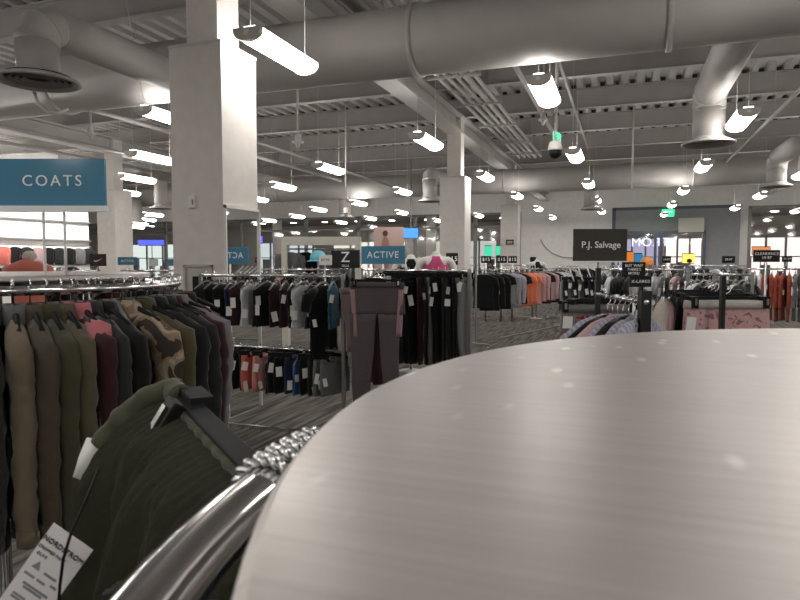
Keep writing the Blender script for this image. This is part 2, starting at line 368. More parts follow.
# pale cord sagging under the diffuser
b = BM(); p0 = at(34, 92, 6.9); tube(b, [at(34, 92, 6.9), at(38, 103, 6.9), at(48, 112, 6.9), at(58, 113.5, 6.9), at(68, 109, 7.0)], .02, 8)
tag(obj('flexible_conduit', b, WHITEP, None, True), 'white flexible conduit sagging below the nearest round diffuser', 'conduit')
def lamp(slant=0.):
    t = empty('pendant_lamp', (0, 0, 0))
    L = .55; n = 10; W = .145
    def arc(y, s=1.): return [(W * s * math.cos(PI * k / n), y, -.085 * s * math.sin(PI * k / n)) for k in range(n + 1)]
    b = BM(); A = [b.verts.new(p) for p in arc(-L)]; B = [b.verts.new(p) for p in arc(L)]
    for k in range(n): b.faces.new((A[k], A[k + 1], B[k + 1], B[k]))
    obj('diffuser', b, GLOW, t, True)
    b = BM(); bx(b, -W, W, -L, L, .002, .03); bx(b, -.06, .06, -L, L, .03, .06); obj('housing', b, GLOWT, t)
    for s in (-1, 1):
        b = BM(); A = [b.verts.new(p) for p in arc(s * L, 1.05)]; B = [b.verts.new(p) for p in arc(s * (L + .05), 1.0)]
        for k in range(n): b.faces.new((A[k], A[k + 1], B[k + 1], B[k]))
        b.faces.new(A); b.faces.new(B); bx(b, -W * 1.02, W * 1.02, min(s * L, s * (L + .05)), max(s * L, s * (L + .05)), 0, .035)
        c = obj('end_cap', b, mat('cap_grey', (.6, .57, .54), .35, .2), t)
        b = BM(); tube(b, [(0, s * (L - .02), .03), (0, s * (L - .02) + (slant if s < 0 else -slant * .3), 1.86)], .0045, 5); obj('suspension_wire', b, WHITEP, t)
        b = BM(); bx(b, -.025, .025, s * (L + .05) - .004, s * (L + .05) + .004, -.03, .01)
        obj('cap_glint', b, CARD, c)  # pale block standing in for the glint on the end cap
    return t
L0 = lamp(); L1 = lamp(-.42); first = {}
ROWS = {-3.35: [-9, -4.2, 0.6, 5.6, 10.6, 15.4, 20.2, 25.4, 30.6], -1.0: [-6.8, -2, 8.0, 13.0, 17.8, 22.7, 27.8], 1.6: [-9, -4.1, .9, 5.9, 10.6, 15.4, 20.4, 25.3, 30.4],
        4.05: [-6.8, -2.5, 3, 8, 13, 17.7, 22.8, 27.6], 6.7: [-9, -4.1, .9, 5.9, 10.6, 15.4, 20.4, 25.3, 30.2], -6.4: [-7.3, -2.5, 2.3, 7.62, 12.9, 17.8, 22.8, 28.2], -9.15: [-4, .8, 5.6, 10.35, 15.5, 20.8, 25.4, 30.9],
        -11.8: [8.0, 12.8, 18.3, 22.8, 28.3], -14.5: [10, 15.2, 25.9, 30.7], -17.3: [12.5, 17.7, 28.0], -20.1: [22.8, 27.9], -22.8: [25.4, 30.7], -25.6: [23, 28], -28.3: [25.4, 30.7], 9.3: [8, 13, 17.8, 22.7, 27.6], 12.0: [10.6, 15.4, 20.4, 25.3, 30.2], 14.7: [13, 18, 23, 28]}
RN = {-3.35: 'the row along the columns', -1.0: 'the row just beyond the columns', 1.6: 'the row over the brushed round top', 4.05: 'the row above the pink trousers', 6.7: 'the outermost row past the rust garments',
      -6.4: 'the row just behind the main column', -9.15: 'the second row behind the main column', -11.8: 'the third row behind the main column', -14.5: 'the row along the far white column', -17.3: 'the row closest to the bright wall', -20.1: 'the row in line with the bright wall', -22.8: 'the row past the bright wall end', -25.6: 'the deep row behind the bright wall', -28.3: 'the deepest row behind the bright wall', 9.3: 'the row reflected in the column mirror', 12.0: 'the second row from the side wall', 14.7: 'the row next to the side wall'}
SEEN = {-3.35: 5, -1.0: 7, 1.6: 5, 4.05: 12, 6.7: 20, -6.4: 7, -9.15: 9, -11.8: 9, -14.5: 12, -17.3: 15, -20.1: 20, -22.8: 20, -25.6: 20, -28.3: 20, 9.3: 99, 12.0: 99, 14.7: 99}
for X, ys in ROWS.items():
    k = 0
    for y in ys:
        if y < SEEN[X]: lab = 'linear pendant lamp outside the view in %s' % RN[X]
        else: lab = '%s nearest lit pendant lamp in %s' % (ORD[k], RN[X]); k += 1
        P_ = L1 if 7.4 < y < 8.1 else L0
        if P_.name not in first: P_.location = (X, y + .1, 3.69); tag(P_, lab, 'lamp', RN[X]); first[P_.name] = 1
        else: dup(P_, (X, y + .1, 3.69), 0, lab, RN[X])
# small overhead devices
def rod_device(px, y0, y1, d, lab, nm, cat, build):
    p = at(px, y1, d); t = thing(nm, lab, cat, p)
    z1 = CE - p.z
    b = BM(); tube(b, [(0, 0, .02), (0, 0, z1)], .016, 8); obj('rod', b, WHITEP, t, True); build(t); return t
def spk(t):
    b = BM(); lathe(b, [(.04, .12), (.05, .11), (.05, .02), (.09, .01), (.09, -.01), (.04, -.03), (.03, -.08), (.01, -.1)], 20); obj('sensor_head', b, WHITEP, t, True)
rod_device(298, 85, 142, 9.8, 'white sensor on a long rod hanging beside the nearest lamp', 'ceiling_sensor', 'sensor', spk)
rod_device(346, 150, 213, 14.5, 'white sensor on a rod hanging near the display frame', 'ceiling_sensor', 'sensor', spk)
rod_device(91, 120, 134, 11, 'small white sensor hanging above the coats sign', 'ceiling_sensor', 'sensor', spk)
rod_device(543, 106, 120, 12, 'small white sprinkler head under the deck near the green sign', 'sprinkler_head', 'sprinkler', spk)
def dome(t):
    b = BM(); lathe(b, [(.03, .16), (.08, .14), (.1, .05), (.1, .02)], 20); obj('camera_housing', b, WHITEP, t, True)
    b = BM(); lathe(b, [(.095, .02), (.085, -.04), (.05, -.08), (.005, -.095)], 20); obj('dark_dome', b, BLACKP, t, True)
dm = rod_device(555, 62, 152, 9.0, 'security camera with dark dome at the end of a long rod', 'security_camera', 'camera', dome)
p = at(557, 141, 9.3); t = thing('exit_sign', 'green glowing exit sign seen edge-on beside the dome camera', 'sign', p, math.radians(80))
b = BM(); bx(b, -.15, .15, -.02, .02, -.12, .12); obj('sign_body', b, emis('exit_green', (.1, .75, .4), .55), t)
text('lettering', 'EXIT', .14, LETTER, t, (0, -.021, 0)); b = BM(); tube(b, [(0, 0, .12), (0, 0, CE - p.z)], .008, 6); obj('rod', b, WHITEP, t)
p = at(668, 213, 28.6); t = thing('exit_sign', 'small green exit sign hanging before the far entrance', 'sign', p)
b = BM(); bx(b, -.26, .26, -.03, .03, -.16, .16); obj('sign_body', b, emis('exit_green2', (.02, .7, .2), 1.0), t)
text('lettering', 'EXIT', .2, LETTER, t, (0, -.035, 0))
b = BM(); tube(b, [(0, 0, .16), (0, 0, CE - p.z)], .01, 6); obj('rod', b, WHITEP, t)
b = BM(); p = at(632, 190, 16); q = at(632, 60, 16); tube(b, [p, (p.x, p.y, CE)], .022, 8); tag(obj('ceiling_rod', b, WHITEP, None, True), 'slim white vertical rod dropping from the deck beside the large drop', 'rod')
# thermostat + niche on the main column
t = thing('thermostat', 'small white thermostat high on the nearest column', 'thermostat', (-4.0, 5.12, at(198, 199, 5.9).z))
b = BM(); bx(b, -.035, .035, -.025, 0, -.06, .06); obj('thermostat_cover', b, mat('thermo_white', (.8, .78, .74), .5), t); b = BM(); bx(b, .005, .025, -.028, -.02, -.03, .02); obj('display_window', b, GREYF, t)
t = thing('column_recess_panel', 'tall recessed cream panel frame on the face of the nearest column', 'panel', (-3.93, 5.12, .9))
b = BM(); bx(b, -.18, -.155, -.03, 0, -.6, .62); bx(b, .13, .155, -.03, 0, -.6, .62); bx(b, -.18, .155, -.03, 0, .6, .625); obj('panel_frame', b, mat('panel_trim', (.5, .47, .43), .6), t)
b = BM(); bx(b, -.155, .13, -.012, 0, -.6, .6); obj('panel_face', b, mat('panel_face', (.52, .5, .46), .6), t)
t = thing('black_notice_box', 'black notice box with small white print on the nearest column', 'box', (-3.87, 5.08, 1.31))
b = BM(); bx(b, -.1, .1, -.03, .0, -.1, .1); obj('box_body', b, BLACKP, t)
b = BM(); bx(b, -.02, .03, -.034, -.03, -.07, .03); obj('printed_label', b, CARD, t)
# mirror on the +X face of the main column
t = thing('column_mirror', 'tall framed mirror fixed to the side of the nearest column', 'mirror', (-3.65, 5.42, 0))
b = BM(); bx(b, .0, .012, -.285, .285, .02, 2.08); obj('mirror_glass', b, MIRROR, t)
b = BM(); bx(b, 0, .03, -.3, -.285, .02, 2.1); bx(b, 0, .03, .285, .3, .02, 2.1); bx(b, 0, .03, -.3, .3, 2.07, 2.1); obj('mirror_frame', b, WALLP, t)
# ================================================================== GARMENT BUILDERS (hook at the rail, x = width, y = thickness)
def wob(bm, amp, sc, seed=0, zfall=True):
    for v in bm.verts:
        n_ = noise.noise_vector(Vector((v.co.x * sc, v.co.y * sc * .5 + seed * 7.3, v.co.z * sc * .5)))
        k = amp * (min(1, max(0, -v.co.z * 3)) if zfall else 1)
        v.co += Vector((n_.x * k, n_.y * k, 0))
def wrinkle(bm, amp, seed):
    bm.normal_update()
    for v in bm.verts:
        k = 1 - 2 * abs(noise.noise(Vector((v.co.x * 9 + seed, v.co.y * 9, v.co.z * 17 + v.co.x * 20))))
        k2 = noise.noise(Vector((v.co.x * 30, v.co.y * 30 + seed, v.co.z * 35)))
        v.co += v.normal * (amp * k * k * 1.3 + amp * .6 * k2)
def body_rings(L, W, T, seed, n, flare=0., z0=-.045, drop_=.05):
    rs = []; ph = seed * 1.7
    sh = [(0, .32, .5), (.012, .45, .7), (drop_ * .5, .78, .85), (drop_, 1., .8), (drop_ + .06, 1.02, 1.)]
    for dz, a, t in sh: rs.append(ell(0, 0, z0 - dz, W * a, T * t, n, 0))
    k = 16
    for i in range(1, k + 1):
        f = i / k; z = z0 - drop_ - .06 - (L - drop_ - .06) * f
        rs.append(ell(0, 0, z, W * (.98 - .08 * math.sin(PI * f) + flare * f), T * (1 - .15 * f), n, T * .5 * f, ph, 3))
    return rs
def sleeve_rings(s, L, W, T, seed, n, r=.055):
    rs = []; key = [(W * .45, -.058), (W * .72, -.075), (W * .92, -.098), (W * 1.06, -.14), (W * 1.12, -.20)]
    rad = [.45, .8, .95, 1.05, 1.05]
    m = 26 if L > .5 else 14
    for i in range(1, m + 1):
        f = i / m; key.append((W * 1.12 + .006 * math.sin(f * 5 + seed), -.20 - (L - .12) * f)); rad.append((1.05 - .34 * f) * (1 + .03 * math.sin(f * 31 + seed) + .03 * math.sin(f * 13 + seed * 2)))
    if L < .25: key = key[:5] + [(W * 1.16, -.085 - L)]; rad = rad[:5] + [1.1]
    for i, (x, z) in enumerate(key):
        a, b_ = key[max(0, i - 1)], key[min(len(key) - 1, i + 1)]; t = Vector((b_[0] - a[0], 0, b_[1] - a[1])).normalized(); q = Vector((-t.z, 0, t.x)); rr = r * rad[i]; ty = min(T, rr) * (1.1 - .25 * i / len(key))
        if i < 3: ty *= (.75, .95, 1.05)[i]; 
        yo = .003 * math.sin(i * .25 + seed)
        ring_ = []
        for k in range(n):
            c, d = math.cos(2 * PI * k / n), math.sin(2 * PI * k / n)
            v = Vector((x, yo, z - (rr * .75 if i < 3 else 0) * (1 if i < 3 else 0))) + q * rr * c + Vector((0, ty * d * (1 + .12 * math.sin(k * 2 + i * .9 + seed)), 0))
            ring_.append(Vector((s * v.x, v.y, v.z)))
        rs.append(ring_)
    return rs
def price_tag(parent, x, z, y=0., rot=0.):
    b = BM(); h_ = random.uniform(.06, .1); w_ = random.uniform(.016, .026); M = Matrix.Translation((x, y, z)) @ Matrix.Rotation(rot, 4, 'Y')
    bx(b, -w_, w_, -.001, .001, -h_, 0, M); o = obj('price_tag', b, CARD, parent)
    return o
def garment(kind, m, seed=0, L=None, W=None, T=.028, n=20, tagside=1, det=True, parts=None, m2=None):
    """an Empty with the garment's parts"""
    t = empty(parts or {'coat': 'coat', 'top': 'short_sleeve_top', 'long': 'long_sleeve_top', 'tank': 'sports_top', 'leg': 'leggings', 'shorts': 'shorts'}[kind], (0, 0, 0))
    m2 = m2 or m
    if kind in ('coat', 'top', 'long', 'tank'):
        dL, dW = {'coat': (.68, .2), 'top': (.6, .2), 'long': (.62, .19), 'tank': (.36, .15)}[kind]
        L = L or dL; W = W or dW
        b = BM(); loft(b, body_rings(L, W, T, seed, n, .04 if kind == 'coat' else 0)); wob(b, .01, 7, seed); wrinkle(b, .005, seed); obj('torso', b, m, t, True)
        if kind != 'tank':
            sl = {'coat': min(.62, L - .02), 'long': .55, 'top': .17}[kind]
            for s in (-1, 1):
                b = BM(); loft(b, sleeve_rings(s, sl, W, T * 1.15, seed + s, 12, .06 if kind == 'coat' else .05)); wob(b, .004, 6, seed + s); wrinkle(b, .005 if kind == 'coat' else .003, seed + s)
                o = obj('sleeve', b, m, t, True)
                if kind == 'coat' and det:
                    b = BM(); r = sleeve_rings(s, sl, W, T, seed + s, 12, .06)[-1]; c = sum(r, Vector()) / len(r)
                    loft(b, [[c + (p - c) * 1.12 + Vector((0, 0, dz)) for p in r] for dz in (.045, -.002)]); obj('cuff', b, m, o, True)
        if kind == 'coat' and det:
            b = BM(); loft(b, [ell(0, 0, -.075, .085, T * 1.15, 16), ell(0, 0, -.045, .08, T * 1.25, 16), ell(0, 0, -.015, .07, T * 1.1, 16), ell(0, 0, -.02, .055, T * .7, 16)], False); obj('collar', b, m2, t, True)
            for s in (-1, 1): b = BM(); bx(b, s * W * .5 - .05, s * W * .5 + .05, -T - .008, -T + .006, -L * .75, -L * .75 + .1); obj('pocket_flap', b, m2, t)
        if kind == 'tank' and det:
            for s in (-1, 1):
                b = BM(); tube(b, [(s * .03, 0, -.01), (s * .06, 0, -.05), (s * .08, 0, -.1)], .009, 6); obj('strap', b, m2, t, True)
    elif kind == 'leg':
        L = L or .85; W = W or .15; b = BM(); rs = []
        for i in range(9):
            f = i / 8; rs.append(ell(.01 * math.sin(f * 5 + seed), 0, -.05 - L * f, W * (1 - .45 * f ** .7), T * (1 - .3 * f), n, T * .3, seed, 2))
        loft(b, rs); wob(b, .012, 6, seed); obj('leg_fabric', b, m, t, True)
        b = BM(); loft(b, [ell(0, 0, -.047, W * 1.02, T * 1.1, n), ell(0, 0, -.09, W * 1.01, T * 1.1, n)]); obj('waistband', b, m2, t, True)
    elif kind == 'shorts':
        L = L or .33; W = W or .17; b = BM()
        rs = [ell(0, 0, -.05 - L * i / 6, W * (1 + .1 * math.sin(i * .5)), T * (1 + .1 * i / 6), n, T * .3 * i / 6, seed, 3) for i in range(7)]
        loft(b, rs); wob(b, .015, 8, seed); obj('shorts_fabric', b, m, t, True)
        b = BM(); loft(b, [ell(0, 0, -.047, W * 1.02, T * 1.1, n), ell(0, 0, -.085, W * 1.01, T * 1.1, n)]); obj('waistband', b, m2, t, True)
    if tagside:
        z = {'coat': -.5, 'top': -.24, 'long': -.26, 'tank': -.2, 'leg': -.16, 'shorts': -.18}[kind] - .09 * math.sin(seed * 3)
        o = price_tag(t, 0, 0, 0, .2 * math.sin(seed)); o.location = (tagside * {'coat': .2, 'top': .17, 'long': .2, 'tank': .15, 'leg': .14, 'shorts': .17}[kind], -T - .012, z); o.rotation_euler = (0, 0, -.8)
    return t
def pants_front(nm, m, W, L, m2, T=.03, panel=None, seed=0, hem=.5):
    """full-width trousers clipped at the waist, two legs"""
    t = empty(nm, (0, 0, 0)); n = 48
    b = BM(); rs = []; CR = .28
    for i in range(9):
        f = i / 8; a = W / 2 * (1 + .06 * f); z = -.05 - (CR - .05) * f; k = max(0, (f - .25) / .75) ** 1.3; rg = []
        for q in range(n):
            th = 2 * PI * q / n; c_, s_ = math.cos(th), math.sin(th); x = a * math.copysign(abs(c_) ** .6, c_)
            sgn = 1 if s_ >= 0 else -1; yf = (max(0, 1 - (abs(x) / a) ** 4)) ** .25; yt = (max(0, 1 - abs((abs(x) - a / 2) / (a / 2)) ** 3)) ** .33
            rg.append(Vector((x, sgn * T * (yf * (1 - k) + yt * k) * (1 + .06 * math.sin(x * 60 + seed + f * 3)), z)))
        rs.append(rg)
    loft(b, rs); obj('hip', b, m, t, True)
    a = W / 2 * 1.06
    for s in (-1, 1):
        b = BM(); rs = []
        for i in range(13):
            f = i / 12; w_ = a / 2 * (1 - (1 - hem) * f ** .75); cx = s * (a / 2 + (W * .035) * math.sin(PI / 2 * f) + .003 * math.sin(f * 9 + seed))
            rg = []
            for q in range(28):
                th = 2 * PI * q / 28; c_, s_ = math.cos(th), math.sin(th); x = math.copysign(abs(c_) ** .7, c_)
                y = (1 if s_ >= 0 else -1) * (max(0, 1 - abs(x) ** 3)) ** .33 * T * (1 - .25 * f) * (1 + .1 * math.sin(x * 5 + seed + s + f * 4) * min(1, f * 3))
                rg.append(Vector((cx + w_ * x, y, -CR + .004 - (L - CR) * f)))
            rs.append(rg)
        loft(b, rs); wob(b, .0015, 8, seed); obj('trouser_leg', b, m, t, True)
        if panel:
            b = BM(); rs = []
            for i in range(7):
                f = i / 6; zz = -.1 - .34 * f; a = W / 2 * 1.03 - .01 - .02 * f
                rs.append([Vector((s * (a - .03), -T * 1.12, zz)), Vector((s * (a + .004), -T * .75, zz)), Vector((s * (a + .01), 0, zz)), Vector((s * (a - .03), T * .2, zz))])
            loft(b, rs); obj('side_panel', b, panel, t, True)
    b = BM(); loft(b, [ell(0, 0, -.045, W / 2 * 1.01, T * 1.15, n, pw=.55), ell(0, 0, -.082, W / 2 * 1.03, T * 1.22, n, pw=.55)]); obj('waistband', b, m2, t, True)
    return t
def coat_hanger(m=BLACKP, W=.2, nm='coat_hanger', full=True):
    t = empty(nm, (0, 0, 0))
    b = BM(); tube(b, [(-W, 0, -.13), (-W * .55, 0, -.095), (-.03, 0, -.07), (0, 0, -.066), (.03, 0, -.07), (W * .55, 0, -.095), (W, 0, -.13)], [.007, .009, .011, .012, .011, .009, .007], 8)
    obj('shoulder_bar', b, m, t, True)
    b = BM(); pts = [(0, 0, -.07)] + [(.017 * math.cos(a), 0, .002 + .017 * math.sin(a)) for a in [math.radians(q) for q in (-90, -60, -20, 20, 60, 100, 140, 175)]]
    tube(b, pts, .0022 if full else .0035, 6); obj('hook', b, CHROME, t, True)
    return t
def clip_hanger(W=.18, m=BLACKP, nm='clip_hanger', d=.03):
    t = empty(nm, (0, 0, 0))
    b = BM(); bx(b, -W, W, -.005, .005, -.045, -.03); bx(b, -.03, .03, -.006, .006, -.03, -.02); obj('bar', b, m, t)
    b = BM(); pts = [(0, 0, -.03)] + [(.017 * math.cos(a), 0, .002 + .017 * math.sin(a)) for a in [math.radians(q) for q in (-90, -60, -20, 20, 60, 100, 140, 175)]]
    tube(b, pts, .0025, 6); obj('hook', b, CHROME, t, True)
    for s in (-1, 1):
        b = BM(); bx(b, s * (W - .03) - .014, s * (W - .03) + .014, -d - .008, d + .008, -.085, -.03); c = obj('clip', b, m, t)
        b = BM(); bx(b, s * (W - .03) - .006, s * (W - .03) + .006, -d - .012, -d - .008, -.07, -.04); obj('clip_spring', b, CHROME, c)
    return t
def place(t, loc, rz, label, cat, group):
    t.location = loc; t.rotation_euler.z = rz; tag(t, label, cat, group); return t
# ================================================================== ROUND COAT RACK
RC = cw(-1.6, 2.47); RR = .68; RZ = 1.46
def round_rack(c, ztop, rdisc, rring, zring, lab, nm='round_rack'):
    t = thing(nm, lab, 'clothes rack', (c.x, c.y, 0))
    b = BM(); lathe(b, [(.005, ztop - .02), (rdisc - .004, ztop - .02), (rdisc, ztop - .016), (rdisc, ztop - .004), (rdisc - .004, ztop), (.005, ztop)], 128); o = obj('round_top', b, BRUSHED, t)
    for p_ in o.data.polygons: p_.use_smooth = abs(p_.normal.z) < .9 and False
    b = BM(); ring(b, (0, 0, zring), rring, .0155, 128, 14); obj('hang_ring', b, CHROME, t, True)
    b = BM()
    for k in range(4):
        a = k * PI / 2 + .5; tube(b, [(0, 0, zring), (math.cos(a) * rring, math.sin(a) * rring, zring)], .012, 8)
    obj('spokes', b, CHROME, t, True)
    b = BM(); tube(b, [(0, 0, .05), (0, 0, ztop - .02)], .022, 12); obj('centre_post', b, CHROME, t, True)
    b = BM()
    for k in range(2):
        a = k * PI / 2 + .5; v = Vector((math.cos(a) * .5, math.sin(a) * .5, .08)); tube(b, [-v + Vector((0, 0, .16)), v], .02, 8)
    obj('base_feet', b, CHROMED, t, True)
    return t
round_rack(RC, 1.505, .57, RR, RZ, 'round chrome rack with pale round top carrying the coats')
COATS = [(-73, 'black', (.012, .012, .014), .8, 'long black coat at the picture edge end of the round coat rack'),
 (-67.5, 'black2', (.014, .014, .016), .75, 'black puffer coat next to the tan cotton jacket'),
 (-62, 'greycol', (.055, .055, .06), .7, 'dark slate jacket mostly behind the tan jacket'),
 (-56, 'tan', (.33, .26, .175), .66, 'tan cotton jacket, palest on the round coat rack'),
 (-52.3, 'brownolive', (.15, .115, .075), .66, 'brown olive jacket directly beside the tan jacket'),
 (-48.6, 'olive', (.115, .105, .06), .68, 'dark olive jacket between the brown olive and khaki ones'),
 (-45, 'khaki', (.19, .16, .10), .70, 'khaki green jacket with a beige tag, next to the maroon coat'),
 (-41, 'maroon', (.085, .022, .03), .7, 'maroon coat with rose pink sleeve trim'),
 (-38, 'charcoal', (.045, .048, .05), .68, 'charcoal coat directly right of the maroon coat'),
 (-34.5, 'blk3', (.012, .012, .012), .7, 'black coat between the charcoal coat and camouflage jacket'),
 (-27, 'camo', None, .66, 'camouflage patterned jacket in brown and tan'),
 (-21, 'olgold', (.15, .125, .06), .7, 'golden olive jacket just behind the camouflage one'),
 (-15.5, 'drk', (.02, .022, .024), .72, 'dark coat behind the golden olive jacket'),
 (-10.5, 'drk2', (.035, .036, .038), .74, 'dark grey coat in front of the pale fleece coat'),
 (-6, 'plum', (.07, .02, .03), .7, 'plum coat squeezed beside the pale fleece coat'),
 (-1, 'lgrey', (.42, .40, .41), .78, 'pale grey fleece coat, outermost on the right of the round rack'),
 (13, 'blk4', (.02, .018, .02), .7, 'black coat behind the pale fleece coat'), (25, 'red', (.28, .04, .035), .7, 'red coat on the far side of the round coat rack'),
 (38, 'blk5', (.015, .015, .015), .7, 'black coat past the red coat on the far side'), (55, 'chc', (.04, .04, .045), .7, 'grey black coat at the back of the round rack'),
 (75, 'dkred', (.12, .02, .02), .7, 'dark red coat at the back of the round rack'), (95, 'blk6', (.02, .02, .02), .7, 'black coat directly opposite the khaki one on the round rack')]
for i, (th, nm, c, L, lab) in enumerate(COATS):
    a = math.radians(th + 2.8); r_ = cw(-1.6 + RR * math.cos(a), 2.47 + RR * math.sin(a), RZ + .017)
    m = CAMO if c is None else fab(nm, [v * .42 for v in c])
    m2 = fab('rose_trim', (.42, .13, .15)) if nm == 'maroon' else (fab('grey_collar', (.1, .1, .1)) if nm == 'tan' else m)
    T = .03 if abs(th + 46) < 13 else .036
    g_ = garment('coat', m, i * 1.3, L, .17 if th < 5 else .12, T, 28, 0, True, 'coat' if L > .69 else 'jacket', m2)
    g_.name = 'coat' if L > .69 else 'jacket'
    rz = a + YAW + random.uniform(-.03, .03) + (.12 if c is None else 0)
    place(g_, r_ + Vector((0, 0, -.042)), rz, lab, 'coat' if L > .69 else 'jacket', 'coats on the round rack')
    if nm == 'maroon':
        b = BM(); tube(b, [(.10, 0, -.085), (.145, -.0, -.105), (.17, -.0, -.15), (.185, .0, -.2), (.198, -.022, -.23), (.205, -.03, -.6)], [.025, .045, .047, .038, .006, .004], 10); obj('pink_shoulder_facing', b, m2, g_, True)
    h = coat_hanger(BLACKP, .165)
    place(h, r_, rz, 'hanger of the ' + lab.replace(',', '').replace(' on the round coat rack', '')[:70].rsplit(' ', 1)[0], 'hanger', 'hangers on the round coat rack')
    if nm == 'khaki':
        b = BM(); bx(b, -.02, .02, -.002, .002, -.06, 0); o = obj('price_tag', b, mat('beige_card', (.45, .41, .34), .7), g_); o.location = (.21, -.02, -.7); o.rotation_euler = (0, 0, 1.6)
for k in range(14):
    a = math.radians(-66 + k * 6.6 + random.uniform(-1, 1)); r_ = cw(-1.6 + RR * math.cos(a), 2.47 + RR * math.sin(a), RZ + .017)
    if k == 0: HK = coat_hanger(mat('clear_plastic', (.22, .22, .22), .1), .1); HK.name = 'spare_hanger'; place(HK, r_, a + YAW, 'empty clear hanger tucked between coats on the round coat rack', 'hanger', 'empty hangers on the round coat rack')
    else: dup(HK, r_, a + YAW + random.uniform(-.2, .2), 'empty clear hanger tucked between coats on the round coat rack', 'empty hangers on the round coat rack')
# COATS sign standing on the rack top
BLUE = mat('blue_acrylic', (.075, .24, .37), .1, spec=.6)
def acr_sign(nm, lab, px0, px1, py0, py1, d, m, txt=None, tsize=.05, rz=YAW, posts=(), zb=None, txo=(0, 0), bandh=0, th=.012, sp=1.15, cat='sign', grp=None, lm=None, bold=.008):
    a = at(px0, py1, d); c = at(px1, py0, d); W = (c - a).xy.length / math.cos(rz - YAW); Hh = at(px0, py0, d).z - a.z; mid = (a + c) / 2
    t = thing(nm, lab, cat, (mid.x, mid.y, a.z), rz, grp)
    b = BM(); bx(b, -W / 2, W / 2, -th / 2, th / 2, 0, Hh); obj('sign_panel', b, m, t)
    if bandh:
        b = BM(); bx(b, -W / 2, W / 2 + .004, -th / 2 - .008, th / 2 + .008, -bandh, 0); obj('base_channel', b, LETTER, t)
    if txt:
        for k, s_ in enumerate(txt.split('\n')): text('lettering', s_, tsize, lm or LETTER, t, (txo[0], -th / 2 - .001, Hh / 2 + txo[1] - k * tsize * 1.05), space=sp, bold=tsize * bold)
    for px in posts:
        q = at(px, py1, d); off = (q - mid).xy.length * (1 if px > (px0 + px1) / 2 else -1)
        b = BM(); tube(b, [(off, 0, -bandh), (off, 0, (zb if zb is not None else 1.45) - a.z)], max(.005, .0032 * d / 2), 8); obj('post', b, WALLP if m is BLUE else CHROMED, t, True)
    return t, W, Hh
cs, W, Hh = acr_sign('coats_sign', 'blue sign reading coats standing on the round coat rack', 0, 105, 159, 206, 2.15, BLUE, 'COATS', .053, posts=(43, 64), zb=1.505, txo=(0.002, .004), bandh=.02, sp=1.3, bold=0.)
# ================================================================== FOREGROUND ROUND RACK
FC = Vector((.3586, .3544, 0)); FR = .5535; FZ = EYE - .133
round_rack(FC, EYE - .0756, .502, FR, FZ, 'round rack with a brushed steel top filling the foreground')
# second inner tube under the top
o = [x for x in bpy.data.objects if x.name.startswith('round_rack')][-1]
b = BM(); ring(b, (0, 0, FZ - .05), .515, .011, 96, 10); obj('lower_ring', b, CHROME, o, True)
# olive gathered trousers on a clip hanger
def wpt(u):  # u = 0 near ring .. 1 outer end, camera-relative
    return Vector((-.085 - .155 * u, .40 + .255 * u, EYE - .155 + .012 * u))
def ppt(u, s):
    w0 = wpt(u); f = .082 * (1 - math.exp(-s / .06)) + .06 * s; z = s - .5 * f
    puff = .02 * math.sin(min(1, s / .12) * PI / 2)
    g_ = .0024 * (math.sin(u * 150 + 3 * math.sin(s * 60)) + .7 * math.sin(u * 87 + 9 * s + 1)) * (.45 + 1.1 * abs(noise.noise(Vector((u * 16, s * 34, 5))))) * 1.3 * math.exp(-s / .085) * (1 - math.exp(-s / .01))
    fo = .03 * math.sin(u * 13 + 1.2 + s * 2.5) * min(1, max(0, (s - .07) / .2)) + .012 * math.sin(u * 27 + s * 9) * min(1, s / .12)
    n_ = noise.noise(Vector((u * 5, s * 9, 3))) * .012 * min(1, s / .06) + noise.noise(Vector((u * 30, s * 22, 9))) * .004
    off = f * (.78 + .25 * u) + g_ + fo * .7 + n_ + puff * 0
    return cw(w0.x - off, w0.y - .12 * off, w0.z - z)
OL = mat('olive_twill', (.032, .033, .021), .9, 0, .3, 140, spec=.1); OLL = fab('olive_fleece', (.062, .063, .04))
hc = cw(wpt(-.15).x, wpt(-.15).y)
tr = thing('olive_trousers', 'olive green gathered waist trousers clipped to the foreground rack', 'trousers', (0, 0, 0))
b = BM(); NU, NS = 120, 90; gr = [[b.verts.new(ppt(-.15 + 1.17 * i / NU, .9 * (j / NS) ** 1.6)) for j in range(NS + 1)] for i in range(NU + 1)]
for i in range(NU):
    for j in range(NS): b.faces.new((gr[i][j], gr[i + 1][j], gr[i + 1][j + 1], gr[i][j + 1]))
o = obj('leg_fabric', b, OL, tr, True); md = o.modifiers.new('thick', 'SOLIDIFY'); md.thickness = .012; md.offset = -1
b = BM()
for k in range(1): pass
path = [ppt(1.0, .085), ppt(1.02, .06), ppt(1.03, .035), ppt(1.03, .015) + Vector((0, 0, .004)), cw(wpt(1.02).x, wpt(1.02).y, wpt(1).z + .006), cw(wpt(.95).x + .006, wpt(.95).y, wpt(.95).z + .002)]
P2 = []
for i in range(len(path) - 1):
    for k in range(6): P2.append(path[i].lerp(path[i + 1], k / 6))
tube(b, P2, [.0135 + .0007 * math.sin(i * .9) for i in range(len(P2))], 14); wob(b, .003, 90, 2, False); obj('rolled_waistband_end', b, OLL, tr, True)
b = BM(); P2 = [cw(wpt(u_).x - .004, wpt(u_).y, wpt(u_).z - .002) for u_ in [-.15 + 1.15 * k / 40 for k in range(41)]]
tube(b, P2, [.005 + .0012 * math.sin(i * 1.9) for i in range(41)], 8); obj('waistband_edge', b, OLL, tr, True)
